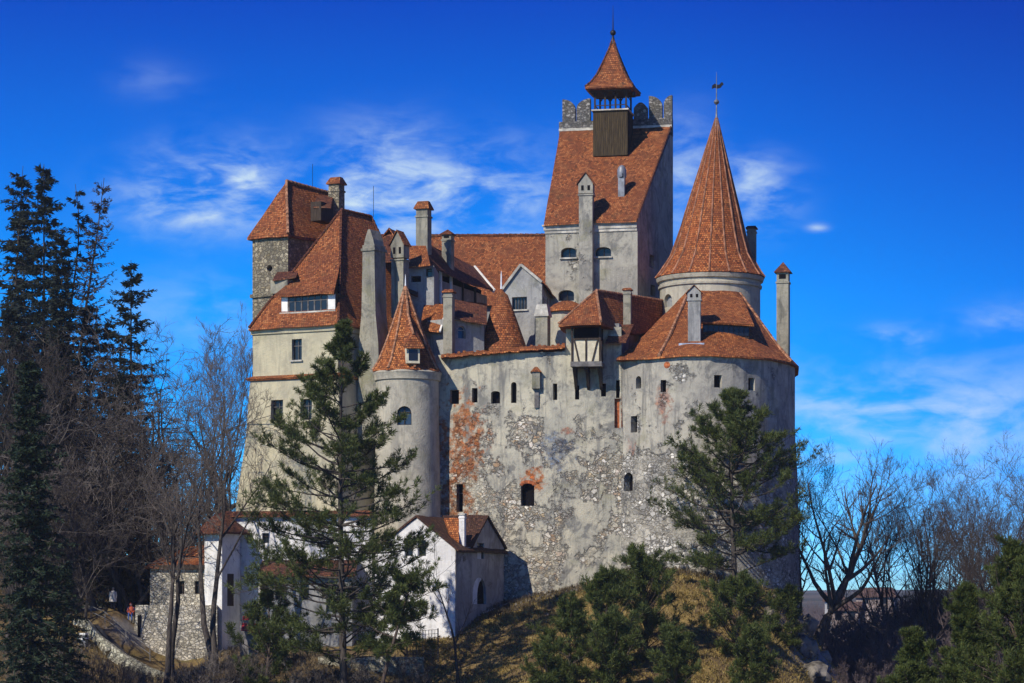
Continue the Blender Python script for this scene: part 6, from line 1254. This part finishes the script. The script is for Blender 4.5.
# far wood along the foot of the distant hills
N = 2600; r = np.random.default_rng(5); fy = r.uniform(330, 900, N); fx = (r.uniform(560, 1500, N) - 512) / F * fy; fz = ground_z(fx, fy); hh = r.uniform(4, 8, N)
st = np.repeat(np.c_[fx, fy, fz], 7, 0) + np.c_[r.normal(0, .6, (N * 7, 2)), np.zeros(N * 7)]; Bf = grow(r, st, np.c_[r.normal(0, .22, (N * 7, 2)), np.ones(N * 7)], np.repeat(hh, 7) * r.uniform(.6, 1, N * 7), 4, .15, .1)
p, d_, l, q = fork(r, Bf, taper(len(Bf), 4, np.full(len(Bf), .06), np.full(len(Bf), .03)), 3, .3, 1, (20, 45), (.3, .5)); Bg = grow(r, p, d_, l, 3, .2, .2)
o = link('far_wood', cat_([tubes(Bf, taper(len(Bf), 4, np.full(len(Bf), .07), np.full(len(Bf), .03)), 3), tubes(Bg, taper(len(Bg), 3, np.full(len(Bg), .04), np.full(len(Bg), .025)), 3)]), 'twig_purple', None); tag(o, 'distant leafless woodland covering the valley side', 'woodland', None, 'stuff')
# ---- dry grass on the castle hill
def blades(name, label, cat, n, box_, hts, m, seed, wd=.03, test=None, lean=.5):
    r = np.random.default_rng(seed); x = r.uniform(box_[0], box_[1], n); y = r.uniform(box_[2], box_[3], n); cl = fbm(x, y, .9, 3, seed); k = r.uniform(-.9, 1.0, n) < cl + .25
    if test is not None: k &= test(x, y)
    x, y = x[k], y[k]; z = ground_z(x, y); n = len(x); h = r.uniform(*hts, n) * (1 + .5 * np.clip(fbm(x, y, .35, 2, seed + 1), -1, 1)); a = r.uniform(0, 6.28, n); d_ = np.c_[r.normal(0, lean, n), r.normal(-.15, lean, n), np.ones(n)]; d_ = unit(d_)
    s = np.c_[np.cos(a), np.sin(a), np.zeros(n)] * wd; b = np.c_[x, y, z - .03]; mid = b + d_ * h[:, None] * .55; t = b + (d_ + np.c_[r.normal(0, .3, (n, 2)), np.full(n, -.25)]) * h[:, None]
    V = np.stack([b - s, b + s, mid + s * .7, t, mid - s * .7], 1).reshape(-1, 3); o = link(name, (V, np.arange(len(V)).reshape(-1, 5)), m, None, False); return tag(o, label, cat, None, 'stuff')
blades('dry_grass', 'tufted ochre winter grass on the castle hill', 'grass', 110000, (X(400, 185), X(845, 200), 173, 203.5), (.16, .42), 'grass_blades', 9)
blades('brushwood', 'dead brown stalks and brush on the near bank at the lower left', 'brush', 60000, (X(-20, 185), X(430, 185), 172, 192), (.3, .9), 'brush_blades', 19, .018, lean=.35)
blades('forest_floor', 'dead leaves and brown stalks under the bare wood', 'brush', 40000, (X(-20, 205), X(250, 200), 194, 225), (.2, .6), 'brush_blades', 29, .03, test=lambda x, y: ~((x > X(55, 200)) & (x < X(220, 200)) & (y < 206)))
blades('weeds', 'dead weeds and grass stalks along the foot of the castle walls', 'weeds', 9000, (X(470, 200), X(800, 200), 197.5, 203.2), (.3, .75), 'brush_blades', 39, .02, lean=.3)
r = np.random.default_rng(91); N = 900; x = r.uniform(X(470, 200), X(815, 200), N); y = 203.2 - np.abs(r.normal(0, 3.2, N)); cl = fbm(x, y, .7, 3, 91); k = cl > .05; x, y = x[k], y[k]; N = len(x); z = ground_z(x, y); sz_ = np.exp(r.normal(-2.1, .55, N))
o8 = np.array([(1, 0, 0), (-1, 0, 0), (0, 1, 0), (0, -1, 0), (0, 0, 1), (0, 0, -1)], float); V = (np.c_[x, y, z][:, None] + o8[None] * sz_[:, None, None] * r.uniform(.6, 1.4, (N, 6, 1)) + r.normal(0, .25, (N, 6, 3)) * sz_[:, None, None]).reshape(-1, 3)
f8 = np.array([(0, 2, 4), (2, 1, 4), (1, 3, 4), (3, 0, 4), (2, 0, 5), (1, 2, 5), (3, 1, 5), (0, 3, 5)]); o = link('loose_stones', (V, (np.arange(N)[:, None, None] * 6 + f8[None]).reshape(-1, 3)), 'rock', None, False); tag(o, 'loose stones and rubble fallen along the foot of the castle walls', 'stones', None, 'stuff')
# ---- rocks at the broken right edge of the hill
def rock(px, py, Y, s, seed, label):
    r = np.random.default_rng(seed); bm = bmesh.new(); bmesh.ops.create_icosphere(bm, subdivisions=3, radius=1); sc = r.uniform(.7, 1.3, 3)
    for v in bm.verts:
        c = np.array(v.co); f = 1 + .22 * math.sin(c[0] * 3 + seed) * math.cos(c[1] * 4 - seed) + .12 * math.sin(c[2] * 7 + c[0] * 5 + seed) + .06 * math.sin(c[1] * 15 + c[2] * 11); v.co = Vector(c * f * sc * s)
    for k in range(5):
        n = Vector(r.normal(size=3)).normalized(); dlim = s * r.uniform(.45, .75)
        for v in bm.verts:
            e = v.co.dot(n) - dlim
            if e > 0: v.co -= n * e * .9
    me = bpy.data.meshes.new('boulder'); bm.to_mesh(me); bm.free(); me.materials.append(MAT['rock']); o = bpy.data.objects.new('boulder', me); COL.objects.link(o); o.location = P(px, py, Y); tag(o, label, 'rock')
for a in ((808, 628, 200.5, 1.1, 1, 'pale boulder on the crest of the rocky edge'), (800, 652, 197, 1.3, 2, 'large cracked boulder in the shaded rocky edge'), (818, 660, 200, 1.2, 3, 'boulder lowest on the right of the rocky edge'), (790, 672, 192, 1.0, 4, 'grey boulder beside the round young pine'), (808, 676, 194, 1.2, 5, 'dark boulder at the bottom of the rocky edge'), (770, 612, 197, .6, 6, 'small rock in the dry grass under the bastion pine')): rock(*a)
# ---- the air between here and the far hills
m = MB().loft([[(x, y, z) for x, y in ((-4200, -320), (4200, -320), (4200, 6200), (-4200, 6200))] for z in (-14, 75)])
g = mat('haze'); vp = g('ShaderNodeVolumePrincipled', {'Color': (0.80, 0.88, 1.0, 1), 'Density': 0.00012, 'Anisotropy': 0.2}); g.l.new(vp.outputs[0], g('ShaderNodeOutputMaterial').inputs['Volume'])
o = build('haze', m, 'haze', None, uv=False); tag(o, 'thin blue winter haze filling the valley air', 'haze', None, 'stuff')
